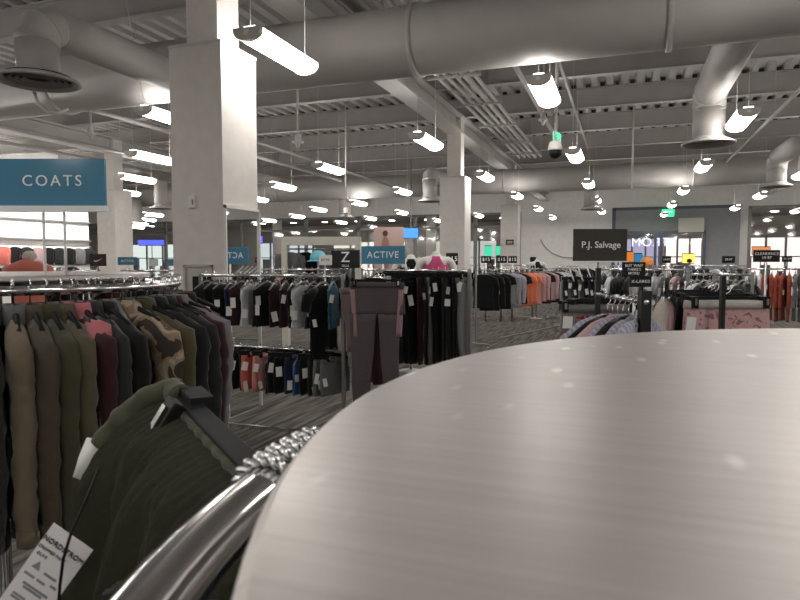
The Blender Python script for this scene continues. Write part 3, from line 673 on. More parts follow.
# inner lining label
b = BM(); A = [ppt(1.0, s_) + cw(-.004, 0, 0) for s_ in (.075, .1, .125)]; B = [ppt(1.06, s_) + cw(-.02, -.01, 0) for s_ in (.075, .1, .125)]
va = [b.verts.new(p) for p in A]; vb = [b.verts.new(p) for p in B]
for k in range(2): b.faces.new((va[k], va[k + 1], vb[k + 1], vb[k]))
o = obj('lining_label', b, CARD, tr, True); md = o.modifiers.new('thick', 'SOLIDIFY'); md.thickness = .001
# black clip hanger for the trousers
th_ = thing('clip_hanger', 'black clip hanger gripping the olive trousers', 'hanger', (0, 0, 0))
def hp(u, dr=0, dz=0, dd=0): q = wpt(u); return cw(q.x + dr, q.y + dd, q.z + dz)
def slab(P, Q, up, th, b):  # slab between P and Q, given up vector and thickness vector
    vs = []
    for X in (P, Q):
        for s1 in (0, 1):
            for s2 in (-1, 1): vs.append(b.verts.new(X + up * s1 + th * s2))
    for f in ((0, 1, 3, 2), (4, 6, 7, 5), (0, 4, 5, 1), (2, 3, 7, 6), (0, 2, 6, 4), (1, 5, 7, 3)): b.faces.new([vs[i] for i in f])
b = BM(); TH = cw(.004, .002); slab(hp(-.2, .006, -.028), hp(.93, .006, -.028), Vector((0, 0, .034)), TH, b); slab(hp(-.2, .006, .002), hp(.93, .006, .002), Vector((0, 0, .005)), TH * 2.2, b)
o = obj('bar', b, BLACKP, th_)
md = o.modifiers.new('bev', 'BEVEL'); md.width = .0015; md.segments = 2
dn = ((ppt(.8, .07) - ppt(.8, .0)).normalized() + Vector((0, 0, -.8))).normalized(); sid = (hp(.9) - hp(.7)).normalized(); nr = dn.cross(sid).normalized()
if nr.dot(cw(0, -1, 0)) < 0: nr = -nr
b = BM(); P = hp(.80, 0, .006); Q = P + dn * .062; slab(P - sid * .0 + nr * .004, Q + nr * .004, nr * .012, sid * .017, b)
o = obj('clip', b, BLACKP, th_); md = o.modifiers.new('bev', 'BEVEL'); md.width = .002; md.segments = 2
b = BM(); slab(P + dn * .008 + nr * .017, P + dn * .034 + nr * .017, nr * .002, sid * .0065, b); slab(P + dn * .037 + nr * .017, P + dn * .043 + nr * .017, nr * .003, sid * .0095, b); obj('clip_spring', b, CHROME, o)
b = BM(); P = hp(.97, .016, .0); slab(P, P + sid * -.05 + Vector((0, 0, -.0)), Vector((0, 0, .013)), TH * 2.5, b); obj('end_clip', b, BLACKP, th_)
# chrome hooks crowding the ring
a0 = math.atan2(hc.y - FC.y, hc.x - FC.x)
for k in range(5):
    a = a0 + .02 - k * .028; c = FC + Vector((math.cos(a) * FR, math.sin(a) * FR, FZ))
    t = thing('hanger_hook', 'chrome twisted hanger hook on the ring where the trousers hang', 'hook', c, a + .12 * math.sin(k * 2), 'chrome hooks on the foreground ring')
    b = BM()
    for ph in (0, PI):
        pts = []
        for j in range(76):
            q = math.radians(-100 + 3.8 * j); R_ = .019 + .0021 * math.cos(j * .55 + ph); pts.append((R_ * math.cos(q), .0021 * math.sin(j * .55 + ph), R_ * math.sin(q)))
        tube(b, [(0, 0, -.075)] + pts if ph else pts, .0021, 8)
    obj('hook_wire', b, CHROME, t, True)
    b = BM(); tube(b, [(-.16, 0, -.115), (-.05, 0, -.08), (0, 0, -.07), (.05, 0, -.08), (.16, 0, -.115)], .007, 8); obj('shoulder_bar', b, BLACKP, t, True)
# dark garments under the ring
for k, (da, nm, c) in enumerate([(-.06, 'fg_black', (.012, .012, .012)), (-.17, 'fg_black', (.012, .012, .012)), (-.29, 'fg_olive', (.04, .04, .03)), (.16, 'fg_black', (.012, .012, .012))]):
    a = a0 + da; c_ = FC + Vector((math.cos(a) * (FR - .02), math.sin(a) * (FR - .02), FZ - .06))
    g_ = garment('leg', fab(nm, c), k, .85, .16, .02, 20, 0)
    place(g_, c_, a, ['black trousers just behind the olive trousers under the chrome ring', 'black trousers second behind the olive ones on the foreground rack', 'dark olive trousers third behind on the foreground rack', 'black trousers under the foreground ring closest to the viewer'][k], 'trousers', 'trousers on the foreground rack')
# swing ticket
c = at(46, 575, .50); tt = thing('swing_ticket', 'white printed swing ticket hanging before the olive trousers', 'price tag', c, YAW)
tt.rotation_euler = (0, 0, 0); R = Matrix.Rotation(YAW, 4, 'Z') @ Matrix.Rotation(math.radians(36), 4, 'Y')
tt.rotation_euler = R.to_euler()
b = BM(); bx(b, -.0195, .0195, -.0008, .0008, -.055, .04); o = obj('ticket_card', b, mat('ticket_white', (.82, .80, .80), .6), tt)
text('lettering', 'NORDSTROM', .0062, INK, tt, (0, -.0012, .027))
text('lettering', 'CROPPED PANT', .0036, mat('grey_ink', (.25, .25, .27), .7), tt, (-.006, -.0012, .019)); text('lettering', 'OLIVE', .0036, MC['grey_ink'], tt, (-.012, -.0012, .013))
b = BM(); v = [b.verts.new(p) for p in ((-.014, -.0012, .0), (-.006, -.0012, .0), (-.010, -.0012, .008))]; b.faces.new(v)
for k, (x0, x1, z) in enumerate([(-.016, -.006, -.008), (-.002, .010, .0), (-.004, .004, -.008), (.008, .014, -.006), (-.012, .012, -.016), (-.010, .008, -.019), (-.014, -.002, -.028), (-.014, -.004, -.031)]): bx(b, x0, x1, -.0013, -.001, z, z + .0022)
obj('printed_marks', b, MC['grey_ink'], tt)
b = BM(); tube(b, [at(98, 470, .56), at(86, 500, .52), at(72, 530, .49), at(63, 560, .485), at(60, 585, .485), at(58, 610, .485)], .0013, 6); tag(obj('tag_cord', b, BLACKP, None, True), 'thin black cord looped across the white swing ticket', 'cord')
# ================================================================== GENERIC RACKS AND ROWS
def rail_rack(lab, p0, p1, z, zl=None, base=True, m=CHROMED):
    p0, p1 = Vector((p0[0], p0[1], 0)), Vector((p1[0], p1[1], 0)); d = p1 - p0; L = d.length; a = math.atan2(d.y, d.x)
    t = thing('clothes_rack', lab, 'clothes rack', (p0.x, p0.y, 0), a)
    b = BM(); tube(b, [(0, 0, z), (L, 0, z)], .013, 8); obj('rail', b, CHROME, t, True)
    if zl: b = BM(); tube(b, [(0, 0, zl), (L, 0, zl)], .013, 8); obj('rail', b, CHROME, t, True)
    for x in (.0, L):
        b = BM(); bx(b, x - .014, x + .014, -.014, .014, .05, z + .02); obj('post', b, m, t)
        b = BM(); bx(b, x - .02, x + .02, -.28, .28, .06, .09); f = obj('foot', b, m, t)
        for s in (-1, 1):
            b = BM(); lathe(b, [(.002, .0), (.02, .006), (.026, .025), (.02, .045), (.002, .06)], 12, (x, s * .26, 0)); obj('caster', b, CHROME, f, True)
    b = BM(); bx(b, 0, L, -.013, .013, .07, .10); obj('base_rail', b, CHROME, t)
    return t
PAL = {'black': (.012, .012, .013), 'charcoal': (.05, .05, .055), 'grey': (.16, .155, .155), 'maroon': (.06, .013, .022), 'navy': (.02, .028, .07), 'white': (.62, .62, .64), 'teal': (.02, .11, .16),
       'coral': (.62, .16, .13), 'salmon': (.55, .3, .27), 'blue': (.06, .16, .42), 'orange': (.85, .24, .12), 'pink': (.52, .34, .35), 'cream': (.5, .46, .4), 'rust': (.33, .06, .03), 'lavender': (.4, .37, .45), 'brown': (.09, .07, .06), 'olive': (.1, .1, .06), 'lightgrey': (.34, .33, .34)}
def F_(c): return fab(c, PAL[c])
CACHE = {}
def gcopy(kind, color, var, loc, rz, label, cat, group, L=None, T=.026):
    key = (kind, color, var % 3, L)
    if key not in CACHE:
        g0 = garment(kind, F_(color), var * 2.1 + len(CACHE), L, None, T, 18, -1)
        CACHE[key] = g0; return place(g0, loc, rz, label, cat, group)
    r = dup(CACHE[key], loc, rz, label, group); r['category'] = cat; return r
HH = {}
def hcopy(kind, loc, rz, label, group):
    if kind not in HH:
        HH[kind] = {'coat': lambda: coat_hanger(mat('clear_plastic', (.22, .22, .22), .1), .15, 'coat_hanger', False), 'clip': lambda: clip_hanger(.14, BLACKP)}[kind]()
        return place(HH[kind], loc, rz, label, 'hanger', group)
    return dup(HH[kind], loc, rz, label, group)
CATN = {'top': 'short sleeve top', 'long': 'long sleeve top', 'tank': 'sports top', 'leg': 'leggings', 'shorts': 'shorts'}
def row(p0, p1, z, items, where, end, group, L=None, turn=PI / 2, jit=.12, hang=True, Ls=None):
    p0, p1 = Vector((p0[0], p0[1], z)), Vector((p1[0], p1[1], z)); d = p1 - p0; a = math.atan2(d.y, d.x); N = len(items)
    for i, (kind, color) in enumerate(items):
        p = p0.lerp(p1, (i + .5) / N); rz = a + turn + random.uniform(-jit, jit)
        nm = '%s %s, %s from %s, %s' % (color, {'short sleeve top': 'tee', 'long sleeve top': 'top'}.get(CATN[kind], CATN[kind]), ORD[i], end, where)
        gcopy(kind, color, i, p + Vector((0, 0, -.008 if kind in ('leg', 'shorts') else -.03)), rz, nm, CATN[kind].split()[-1], group, L if not Ls else Ls[i % len(Ls)])
        if hang: hcopy('clip' if kind in ('leg', 'shorts') else 'coat', p + Vector((0, 0, .015)), rz, 'hanger, %s from %s, %s' % (ORD[i], end, where), 'hangers ' + where)
# --- two-tier activewear rack beside the column
YA = 4.72
rail_rack('two-tier chrome rack of activewear in front of the nearest column', (-3.62, YA), (-2.2, YA), 1.43, .80)
up = [('tank', 'charcoal'), ('tank', 'black'), ('tank', 'black'), ('tank', 'navy'), ('tank', 'maroon'), ('tank', 'white'), ('tank', 'black'), ('tank', 'black'), ('tank', 'maroon'), ('tank', 'maroon'), ('tank', 'black'), ('tank', 'white'), ('tank', 'charcoal'), ('top', 'black'), ('tank', 'teal')]
row((-3.6, YA), (-2.25, YA), 1.43, up, 'upper rail of activewear rack', 'the column', 'tops on the upper activewear rail', None, jit=.32)
lo = [('shorts', 'charcoal'), ('shorts', 'black'), ('shorts', 'charcoal'), ('shorts', 'coral'), ('shorts', 'coral'), ('shorts', 'salmon'), ('tank', 'maroon'), ('shorts', 'black'), ('shorts', 'black'), ('shorts', 'navy'), ('tank', 'blue'), ('shorts', 'black'), ('shorts', 'charcoal'), ('shorts', 'grey'), ('shorts', 'grey'), ('shorts', 'grey')]
row((-3.3, YA), (-2.25, YA), .80, lo, 'lower rail of activewear rack', 'the column', 'shorts on the lower activewear rail', .3, jit=.32)
# --- leggings rack
YL = 5.35
rail_rack('chrome rack crowded with dark long leggings', (-2.12, YL), (-1.28, YL), 1.47)
lg = ['maroon', 'black', 'black', 'charcoal', 'black', 'black', 'maroon', 'black', 'grey', 'black', 'black', 'charcoal', 'black', 'grey']
row((-2.1, YL), (-1.3, YL), 1.47, [('leg', c) for c in lg], 'crowded leggings rack', 'the grey trousers', 'leggings on the crowded rack', .78, jit=.32)
rail_rack('slim chrome rack holding maroon leggings behind the grey trousers', (-2.1, 4.95), (-1.75, 4.6), 1.42)
row((-2.08, 4.95), (-1.8, 4.65), 1.42, [('leg', 'maroon'), ('leg', 'grey'), ('leg', 'maroon'), ('leg', 'maroon')], 'slim rack behind grey trousers', 'the column', 'maroon leggings on the slim rack', .8)
# featured grey trousers with pink side panels
GT = mat('heather_grey_knit', (.105, .09, .092), .85, 0, .3, 60, spec=.2)
g_ = pants_front('grey_trousers', GT, .39, .95, GT, .03, fab('dusty_pink', (.36, .22, .24)), 1, .62)
p = at(377, 276, 4.55); place(g_, p, YAW - .1, 'heather grey trousers with dusty pink side panels, hung facing out', 'trousers', None)
h = clip_hanger(.19, BLACKP, 'clip_hanger', .034); place(h, p + Vector((0, 0, .005)), YAW - .1, 'black clip hanger holding the grey pink-panelled trousers', 'hanger', None)
b = BM(); q = p + cw(0, .45); tube(b, [p + Vector((0, 0, -.0)), (q.x, q.y, p.z)], .008, 8); t = tag(obj('faceout_arm', b, CHROME, None, True), 'chrome arm projecting to hold the grey trousers', 'rack arm')
g_ = garment('leg', fab('mauve', (.2, .15, .16)), 4, .5, .1, .03, 18, 0); place(g_, at(353, 282, 4.9), .3, 'mauve leggings hung at the post left of the grey trousers', 'leggings', None)
# --- row of tops in the middle distance
def cwp(px, d): v = cw((px - 400) / F * d, d); return (v.x, v.y)
rail_rack('chrome rack with black, orange and white tops in the middle distance', cwp(476, 11.2), cwp(566, 14.6), 1.40)
mid = [('top', 'black'), ('top', 'black'), ('top', 'black'), ('top', 'black'), ('long', 'lightgrey'), ('long', 'lavender'), ('top', 'charcoal'), ('top', 'orange'), ('top', 'orange'), ('long', 'salmon'), ('long', 'pink'), ('top', 'maroon'), ('long', 'pink'), ('top', 'black'), ('long', 'white'), ('long', 'white')]
row(cwp(480, 11.3), cwp(562, 14.5), 1.40, mid, 'mid-distance rack with orange tees', 'the near end', 'tops on the mid-distance rack', turn=PI / 2 + .5, Ls=(.62, .68))
rail_rack('chrome rack of dark clothing behind the orange tops', cwp(558, 17), cwp(578, 19), 1.42)
row(cwp(556, 17), cwp(590, 18.5), 1.42, [('long', c) for c in ('black', 'lavender', 'black', 'cream', 'black', 'black', 'charcoal', 'black')], 'dark rack behind orange tees', 'the near end', 'tops on the dark rack', .8)
rail_rack('long low chrome rack of knitwear beneath the third column', cwp(455, 17), cwp(535, 16.5), 1.46)
row(cwp(452, 17), cwp(535, 16.6), 1.46, [('long', c) for c in ('brown', 'pink', 'black', 'black', 'charcoal', 'black', 'black', 'grey', 'black', 'black', 'grey', 'black', 'black', 'charcoal', 'black', 'black')], 'rack beneath third column', 'the second column', 'tops beneath the third column', .62)
rail_rack('bare chrome rack with tilted arms by the white wall', cwp(562, 10), cwp(606, 9.5), 1.30)
row(cwp(564, 10), cwp(606, 9.6), 1.33, [('leg', c) for c in ('charcoal', 'grey', 'charcoal', 'grey', 'charcoal', 'charcoal', 'grey', 'charcoal')], 'denim rack by white wall', 'the wall end', 'trousers on the denim rack', .75)
for k in range(5):
    b = BM(); v0 = at(569 + k * 9, 267, 9.9); tube(b, [v0, at(574 + k * 9, 281, 9.6)], .012, 8); tag(obj('waterfall_arm', b, CHROMED, None, True), ORD[k] + ' tilted chrome waterfall arm from the wall end of the denim rack', 'rack arm', 'tilted arms of the denim rack')
# --- right hand racks beyond the round top
rail_rack('long chrome rack with white, rust and grey garments', cwp(744, 11), cwp(830, 10.2), 1.43)
row(cwp(746, 11), cwp(829, 10.3), 1.43, [('long', 'white'), ('long', 'white'), ('long', 'white'), ('long', 'rust'), ('long', 'rust'), ('long', 'rust'), ('long', 'rust'), ('long', 'rust'), ('long', 'grey'), ('long', 'grey'), ('long', 'charcoal'), ('long', 'grey'), ('long', 'black'), ('long', 'black')],
    'long rust and grey rack', 'the white end', 'garments on the rust and grey rack', Ls=(.8, .82), turn=PI / 2)
rail_rack('chrome rack of black and white tops behind the pink trousers', cwp(688, 5.6), cwp(752, 5.4), 1.44)
row(cwp(688, 5.6), cwp(752, 5.4), 1.44, [('top', c) for c in ('black', 'white', 'black', 'charcoal', 'white', 'black', 'black', 'white', 'black', 'black')], 'rack behind pink trousers', 'the thick post side', 'tops behind the pink trousers', turn=PI / 2 - .4)
rail_rack('chrome rack of black and pale tops behind the size signs', cwp(598, 7.6), cwp(688, 7.4), 1.46)
row(cwp(600, 7.6), cwp(688, 7.4), 1.46, [('top', c) for c in ('black', 'white', 'black', 'black', 'charcoal', 'white', 'black', 'white', 'lightgrey', 'black', 'pink', 'black')], 'rack behind the size signs', 'the white wall', 'tops behind the size signs', turn=PI / 2 - .4)
rail_rack('far chrome rack of dark garments before the entrance', cwp(610, 15), cwp(745, 15), 1.46)
row(cwp(612, 15), cwp(744, 15), 1.46, [('long', c) for c in ('black', 'grey', 'white', 'black', 'charcoal', 'black', 'white', 'black', 'grey', 'black', 'charcoal', 'black', 'white', 'black', 'grey', 'black')], 'far rack before the entrance', 'the white wall', 'garments on the far entrance rack')
# left background racks
rail_rack('chrome rack of dark garments seen past the round coat rack', cwp(38, 8), cwp(100, 8.4), 1.43)
row(cwp(40, 8), cwp(100, 8.4), 1.43, [('top', c) for c in ('black', 'charcoal', 'black', 'grey', 'black', 'black', 'navy', 'black', 'charcoal', 'black')], 'rack behind round coat rack', 'the coral mannequin', 'tops behind the round coat rack')
rail_rack('chrome rack of dark garments between the far and nearest columns', cwp(122, 8.3), cwp(178, 8.8), 1.43)
row(cwp(122, 8.3), cwp(178, 8.8), 1.43, [('top', c) for c in ('black', 'black', 'charcoal', 'black', 'navy', 'black', 'black', 'charcoal', 'black', 'black')], 'rack between two columns', 'the far column', 'tops between the columns')
rail_rack('chrome rack behind the activewear rack below the active sign', cwp(258, 9.5), cwp(350, 8.8), 1.44)
row(cwp(258, 9.5), cwp(350, 8.8), 1.44, [('top', c) for c in ('black', 'white', 'charcoal', 'black', 'salmon', 'black', 'black', 'grey', 'black', 'maroon', 'black', 'black', 'charcoal', 'black')], 'rack behind activewear', 'the mirror', 'tops behind the activewear')
rail_rack('chrome rack behind the leggings near the mannequin torsos', cwp(362, 9), cwp(448, 9), 1.44)
row(cwp(362, 9), cwp(448, 9), 1.44, [('top', c) for c in ('black', 'charcoal', 'black', 'black', 'navy', 'black', 'grey', 'black', 'black', 'charcoal', 'black', 'black')], 'rack behind leggings', 'the active sign', 'tops behind the leggings')
# --- pyjama trousers facing out
PL = camo('floral_plaid', [(.15, .145, .14), (.2, .19, .185), (.24, .23, .22), (.32, .03, .05)], 32)
g_ = pants_front('plaid_trousers', PL, .36, .95, fab('plaid_band', (.2, .19, .185)), .03, None, 2, .9); p = at(597, 296, 3.2); place(g_, p, YAW, 'grey plaid pyjama trousers with red flowers hung facing out', 'trousers', None)
h = clip_hanger(.2, BLACKP, 'clip_hanger', .034); place(h, p + Vector((0, 0, .005)), YAW, 'black clip hanger of the grey plaid trousers', 'hanger', None)
price_tag(g_, -.16, -.1, -.05, .05)
for k in range(3):
    h2 = dup(h, p + cw(.05 + .015 * k, .05 + .05 * k, .012), YAW + .1 + .12 * k, ['empty black hanger first behind the plaid trousers', 'empty black hanger second behind the plaid trousers', 'empty black hanger third behind the plaid trousers'][k], 'black hangers behind the plaid trousers')
def tstand(lab, px, d, z, w=.03, z1=None):
    v = cw((px - 400) / F * d, d); t = thing('t_stand', lab, 'clothes stand', v, YAW)
    b = BM(); bx(b, -w / 2, w / 2, -w / 2, w / 2, .02, z); obj('post', b, BLACKM, t)
    b = BM(); bx(b, -.25, .25, -.02, .02, 0, .03); bx(b, -.02, .02, -.25, .25, 0, .03); obj('base', b, BLACKM, t)
    if z1: b = BM(); tube(b, [(0, -.02, z1), (0, .5, z1)], .009, 8); obj('arm', b, CHROME, t, True)
    return t
tstand('black stand post rising in front of the plaid trousers', 598, 3.05, at(598, 268, 3.05).z, .022, None)
tstand('black stand post rising in front of the pink trousers', 723, 2.85, at(723, 276, 2.85).z, .02, None)
tstand('thick black stand post holding the pyjama tops', 645, 2.1, at(645, 291, 2.1).z, .034, at(645, 302, 2.1).z)
PK = camo('pink_print', [(.55, .33, .33), (.58, .36, .36), (.56, .34, .34), (.26, .15, .15)], 30)
g_ = pants_front('pink_trousers', PK, .4, .95, fab('pink_band', (.50, .47, .44)), .032, None, 3, .92); p = at(727, 291, 2.98); place(g_, p, YAW + .02, 'pink printed pyjama trousers with pale grey waistband facing out', 'trousers', None)
price_tag(g_, -.19, -.12, -.05, .1)
h = clip_hanger(.2, BLACKP, 'clip_hanger', .036); place(h, p + Vector((0, 0, .005)), YAW + .02, 'black clip hanger of the pink pyjama trousers', 'hanger', None)
for k in range(4):
    g2 = pants_front('black_trousers', F_('black'), .38, .95, F_('charcoal'), .02, None, 5 + k, .9)
    place(g2, p + cw(.0 + .012 * k, .11 + .06 * k, .006 + .004 * k), YAW + .04, '%s pair of black trousers hanging behind the pink pyjama trousers' % ORD[k], 'trousers', 'black trousers behind the pink pair')
    dup(h, p + cw(.012 * k, .11 + .06 * k, .012 + .004 * k), YAW + .04, 'black clip hanger of the %s black trousers behind the pink pair' % ORD[k], 'hangers of the black trousers')
for k, (c_, px) in enumerate([('cream', 664), ('pink', 671), ('grey', 678), ('lightgrey', 685), ('lavender', 691)]):
    g2 = garment('long', F_(c_), k, .7, .17, .03, 18, 0); place(g2, at(px, 289, 3.2 + .06 * k), YAW + PI / 2 - .5, '%s pyjama top, %s in the group left of the pink trousers' % (c_, ORD[k]), 'top', 'pyjama tops left of the pink trousers')
    hcopy('coat', at(px, 285, 3.2 + .06 * k), YAW + PI / 2 - .5, 'hanger of the %s pyjama top left of the pink trousers' % c_, 'hangers left of the pink trousers')
# pyjama tops on black hangers
PS = striped('blue_stripe_cloth', (.28, .28, .36), (.42, .41, .47), 14, 0)
for k in range(7):
    m_ = [PS, PS, F_('black'), PS, F_('pink'), F_('black'), PS][k]
    p = at(641, 301, 2.14) + cw(-.004 * k + .0, .045 * k, -.0 - .002 * k)
    g2 = garment('long', m_, k + .4, .66, .19, .016, 20, 0); place(g2, p + Vector((0, 0, -.006)), YAW + .85 - .05 * k, ['blue striped pyjama top frontmost on the thick post', 'blue striped pyjama top second on the thick post', 'black pyjama top third on the thick post', 'blue striped pyjama top fourth on the thick post', 'pink pyjama top fifth on the thick post', 'black pyjama top sixth on the thick post', 'blue striped pyjama top rearmost on the thick post'][k], 'top', 'pyjama tops on the thick post')
    h = coat_hanger(BLACKP, .19); place(h, p + Vector((0, 0, .0)), YAW + .85 - .05 * k, '%s black hanger from the front on the thick post' % ORD[k], 'hanger', 'black hangers on the thick post')
# ================================================================== SIGNS
BSIGN = mat('black_sign', (.014, .014, .014), .25)
DG = mat('dark_gloss_photo', (.06, .055, .045), .06, spec=.8)
t, W, Hh = acr_sign('lettered_sign', 'large dark glossy sign reading P.J. Salvage on a stand', 573, 627, 229, 261, 3.05, DG, 'P.J. Salvage', .044, posts=(598,), zb=at(598, 268, 3.05).z, txo=(.003, -.0), bandh=.006, sp=1.0)
acr_sign('slogan_sign', 'black sign reading but wait there is more', 622, 645, 262, 277, 2.9, BSIGN, "BUT WAIT\nTHERE'S\nMORE!", .017, txo=(0, .018), sp=1.05, posts=(634,), zb=.95)
acr_sign('size_sign', 'small black sign reading x-large above the thick post', 629, 651, 276, 287, 2.12, BSIGN, 'X-LARGE', .014, posts=(645,), zb=1.45)
acr_sign('active_sign', 'blue sign reading active above the leggings rack', 361, 405, 246, 264, 7.16, BLUE, 'ACTIVE', .105, rz=0, posts=(383,), zb=0., txo=(.0, .0))
t, W, Hh = acr_sign('letter_z_sign', 'black sign with a large letter Z by the display frame', 331, 360, 250, 268, 8.6, BSIGN, 'Z', .2, rz=.05, posts=(345,), zb=1.45, txo=(.0, .02)); text('lettering', 'ZELLA', .04, LETTER, t, (0, -.008, .03))
acr_sign('white_card_sign', 'small white price card next to the letter Z sign', 319, 332, 255, 265, 8.4, CARD, '$9.95', .05, rz=.05, posts=(325,), zb=0., lm=INK)
t, W, Hh = acr_sign('tick_logo_sign', 'dark sign with a white tick logo before the far column', 90, 106, 254, 266, 8.0, mat('dark_brown_sign', (.03, .022, .018), .3), None, posts=(98,), zb=1.43)
b = BM(); pts = [(-.05, .085), (-.045, .06), (-.03, .052), (.0, .06), (.065, .1), (.0, .075), (-.025, .068), (-.04, .072)]
b.faces.new([b.verts.new((x, -.008, z)) for x, z in pts]); obj('tick_emblem', b, LETTER, t)
acr_sign('blue_rack_sign', 'small blue sign above the rack between the columns', 118, 137, 257, 265, 9, BLUE, 'ACTIVE', .05, posts=(127,), zb=0.)
acr_sign('white_rack_sign', 'small pale sign above the rack between the columns', 149, 158, 259, 266, 9, CARD, None, posts=(153,), zb=1.43)
acr_sign('blue_rack_sign', 'small blue sign half hidden behind the nearest column', 167, 177, 259, 266, 9.4, BLUE, None, posts=(171,), zb=0.)
acr_sign('price_sign', 'large black price sign above the rust garments', 753, 780, 250, 262, 9.8, BSIGN, 'CLEARANCE\n19.97', .06, posts=(766,), zb=0., txo=(0, .035))
acr_sign('price_sign', 'small black price sign next to the large one above the rust garments', 782, 792, 256, 262, 10.4, BSIGN, '19.97', .05, posts=(787,), zb=1.43)
acr_sign('price_sign', 'small black sign near the entrance frame above the pink trousers', 722, 735, 256, 263, 13, BSIGN, '29.97', .06, posts=(728,), zb=.0)
acr_sign('price_sign', 'small black sign in front of the entrance doors', 662, 671, 256, 263, 14, BSIGN, '14.97', .06, posts=(666,), zb=.0)
acr_sign('price_sign', 'small black sign directly beside the mannequin torso at the second column', 446, 458, 253, 265, 9.4, BSIGN, '$15', .1, posts=(452,), zb=0.)
for k, (a_, b_, s_) in enumerate([(481, 491, 'second column'), (496, 507, 'orange tops'), (508, 517, 'third column')]):
    acr_sign('price_sign', 'small black price sign standing nearest the %s' % s_, a_, b_, 256, 263, 16.3, BSIGN, '$15', .12, posts=((a_ + b_) / 2,), zb=.0)
acr_sign('price_sign', 'little dark framed notice against the long white wall', 530, 536, 257, 263, 18, BSIGN, None, posts=(533,), zb=.0)
p = at(509, 242, 22.5); t = thing('notice_frame', 'small dark notice on the third column', 'notice', (p.x, 22.66, p.z)); b = BM(); bx(b, -.14, .14, -.02, 0, -.09, .09); obj('frame', b, BSIGN, t); b = BM(); bx(b, -.1, .1, -.024, -.02, -.05, .05); obj('picture', b, mat('tan_print', (.4, .32, .24), .6), t)
# wire curved on the white wall
b = BM(); tube(b, [(onY(540, YB - .05), YB - .06, 2.7), (onY(545, YB), YB - .06, 2.3), (onY(552, YB), YB - .06, 2.0), (onY(562, YB), YB - .06, 1.8), (onY(574, YB), YB - .06, 1.75)], .02, 6); tag(obj('wall_cable', b, GREYF, None, True), 'thin dark cable curving down the long white wall', 'cable')
b = BM(); p = at(682, 230, 34.6); bx(b, p.x - .55, p.x + .55, YB - .35, YB - .11, p.z - .35, p.z + .33); t = tag(obj('wall_speaker_box', b, CREAM), 'cream box mounted above the entrance doors', 'box')
# reversed lettering on the entrance glass
t = thing('glass_lettering', 'store name seen reversed on the entrance glass', 'lettering', (1.0, YB - .06, at(650, 245, 35).z))
o = text('lettering', 'STROM', .58, emis('letter_glow', (.45, .45, .8), .9), t, (.25, 0, 0), (PI / 2, 0, PI), space=1.1)
# ================================================================== MANNEQUINS
SKINW = mat('mannequin_white', (.7, .68, .66), .45)
def skinned(nm, pts, edges, m, parent, lv=2):
    me = bpy.data.meshes.new(nm); me.from_pydata([p[:3] for p in pts], edges, []); o = bpy.data.objects.new(nm, me); COL.objects.link(o); o.parent = parent
    md = o.modifiers.new('skin', 'SKIN'); me.skin_vertices
    for i, p in enumerate(pts):
        sv = me.skin_vertices[0].data[i]; sv.radius = (p[3], p[4]); sv.use_root = i == 0
    s_ = o.modifiers.new('sub', 'SUBSURF'); s_.levels = lv; s_.render_levels = lv; md.use_smooth_shade = True; me.materials.append(m); return o
def torso(lab, px, py, d, top, rz=YAW, neckz=.0, head=False):
    p = at(px, py, d); t = thing('mannequin_torso', lab, 'mannequin', p, rz); t.scale = (1.15, 1.15, 1)   # origin at neck top
    pts = [(0, 0, -.62, .13, .1), (0, 0, -.45, .11, .085), (0, 0, -.28, .13, .1), (0, 0, -.14, .13, .08), (0, 0, -.06, .055, .05), (0, 0, 0, .05, .05), (-.17, 0, -.13, .06, .06), (-.23, 0, -.32, .045, .045), (.17, 0, -.13, .06, .06), (.23, 0, -.32, .045, .045)]
    skinned('torso_form', pts, [(0, 1), (1, 2), (2, 3), (3, 4), (4, 5), (3, 6), (6, 7), (3, 8), (8, 9)], SKINW, t)
    b = BM(); tube(b, [(0, 0, -.6), (0, 0, .02 - p.z)], .015, 8); obj('stand_pole', b, CHROMED, t, True); b = BM(); lathe(b, [(.15, -p.z), (.15, .015 - p.z), (.02, .03 - p.z)], 20); obj('stand_base', b, CHROMED, t, True)
    if top:
        b = BM(); rs = [ell(0, 0, z, a, bb, 20) for z, a, bb in ((-.56, .15, .125), (-.42, .135, .11), (-.28, .155, .13), (-.2, .14, .12), (-.12, .08, .105), (-.07, .075, .07))]; loft(b, rs, False); obj('racerback_top', b, top, t, True)
    return t
torso('white mannequin torso wearing a bright pink racerback top', 436, 251, 8.4, fab('hot_pink', (.55, .07, .2)))
t = torso('white mannequin torso in a black wrap with crossed white straps', 411, 254, 8.8, F_('black'))
b = BM()
for s in (-1, 1): tube(b, [(s * .1, -.1, -.05), (s * .06, -.15, -.2), (-s * .03, -.17, -.42)], .018, 8)
obj('crossed_straps', b, F_('white'), t, True)
t = torso('white mannequin torso in a coral top near the bright wall', 29, 256, 7.3, fab('coral_top', (.50, .15, .11)))
b = BM(); lathe(b, [(.02, .0), (.05, .02), (.07, .05), (.05, .1), (.02, .12)], 20, (0, 0, -.06)); wob(b, .02, 14, 3, False); obj('cream_scarf', b, F_('cream'), t, True)
b = BM(); tube(b, [(-.24, -.04, -.36), (-.18, -.03, -.18), (0, -.03, -.13), (.18, -.03, -.18), (.24, -.04, -.34)], [.05, .08, .11, .08, .05], 12); wob(b, .02, 10, 2, False); obj('draped_shawl', b, MC['fabric_coral_top'], t, True)
torso('bare white mannequin torso far off against the white wall', 537, 259, 17, F_('black'))
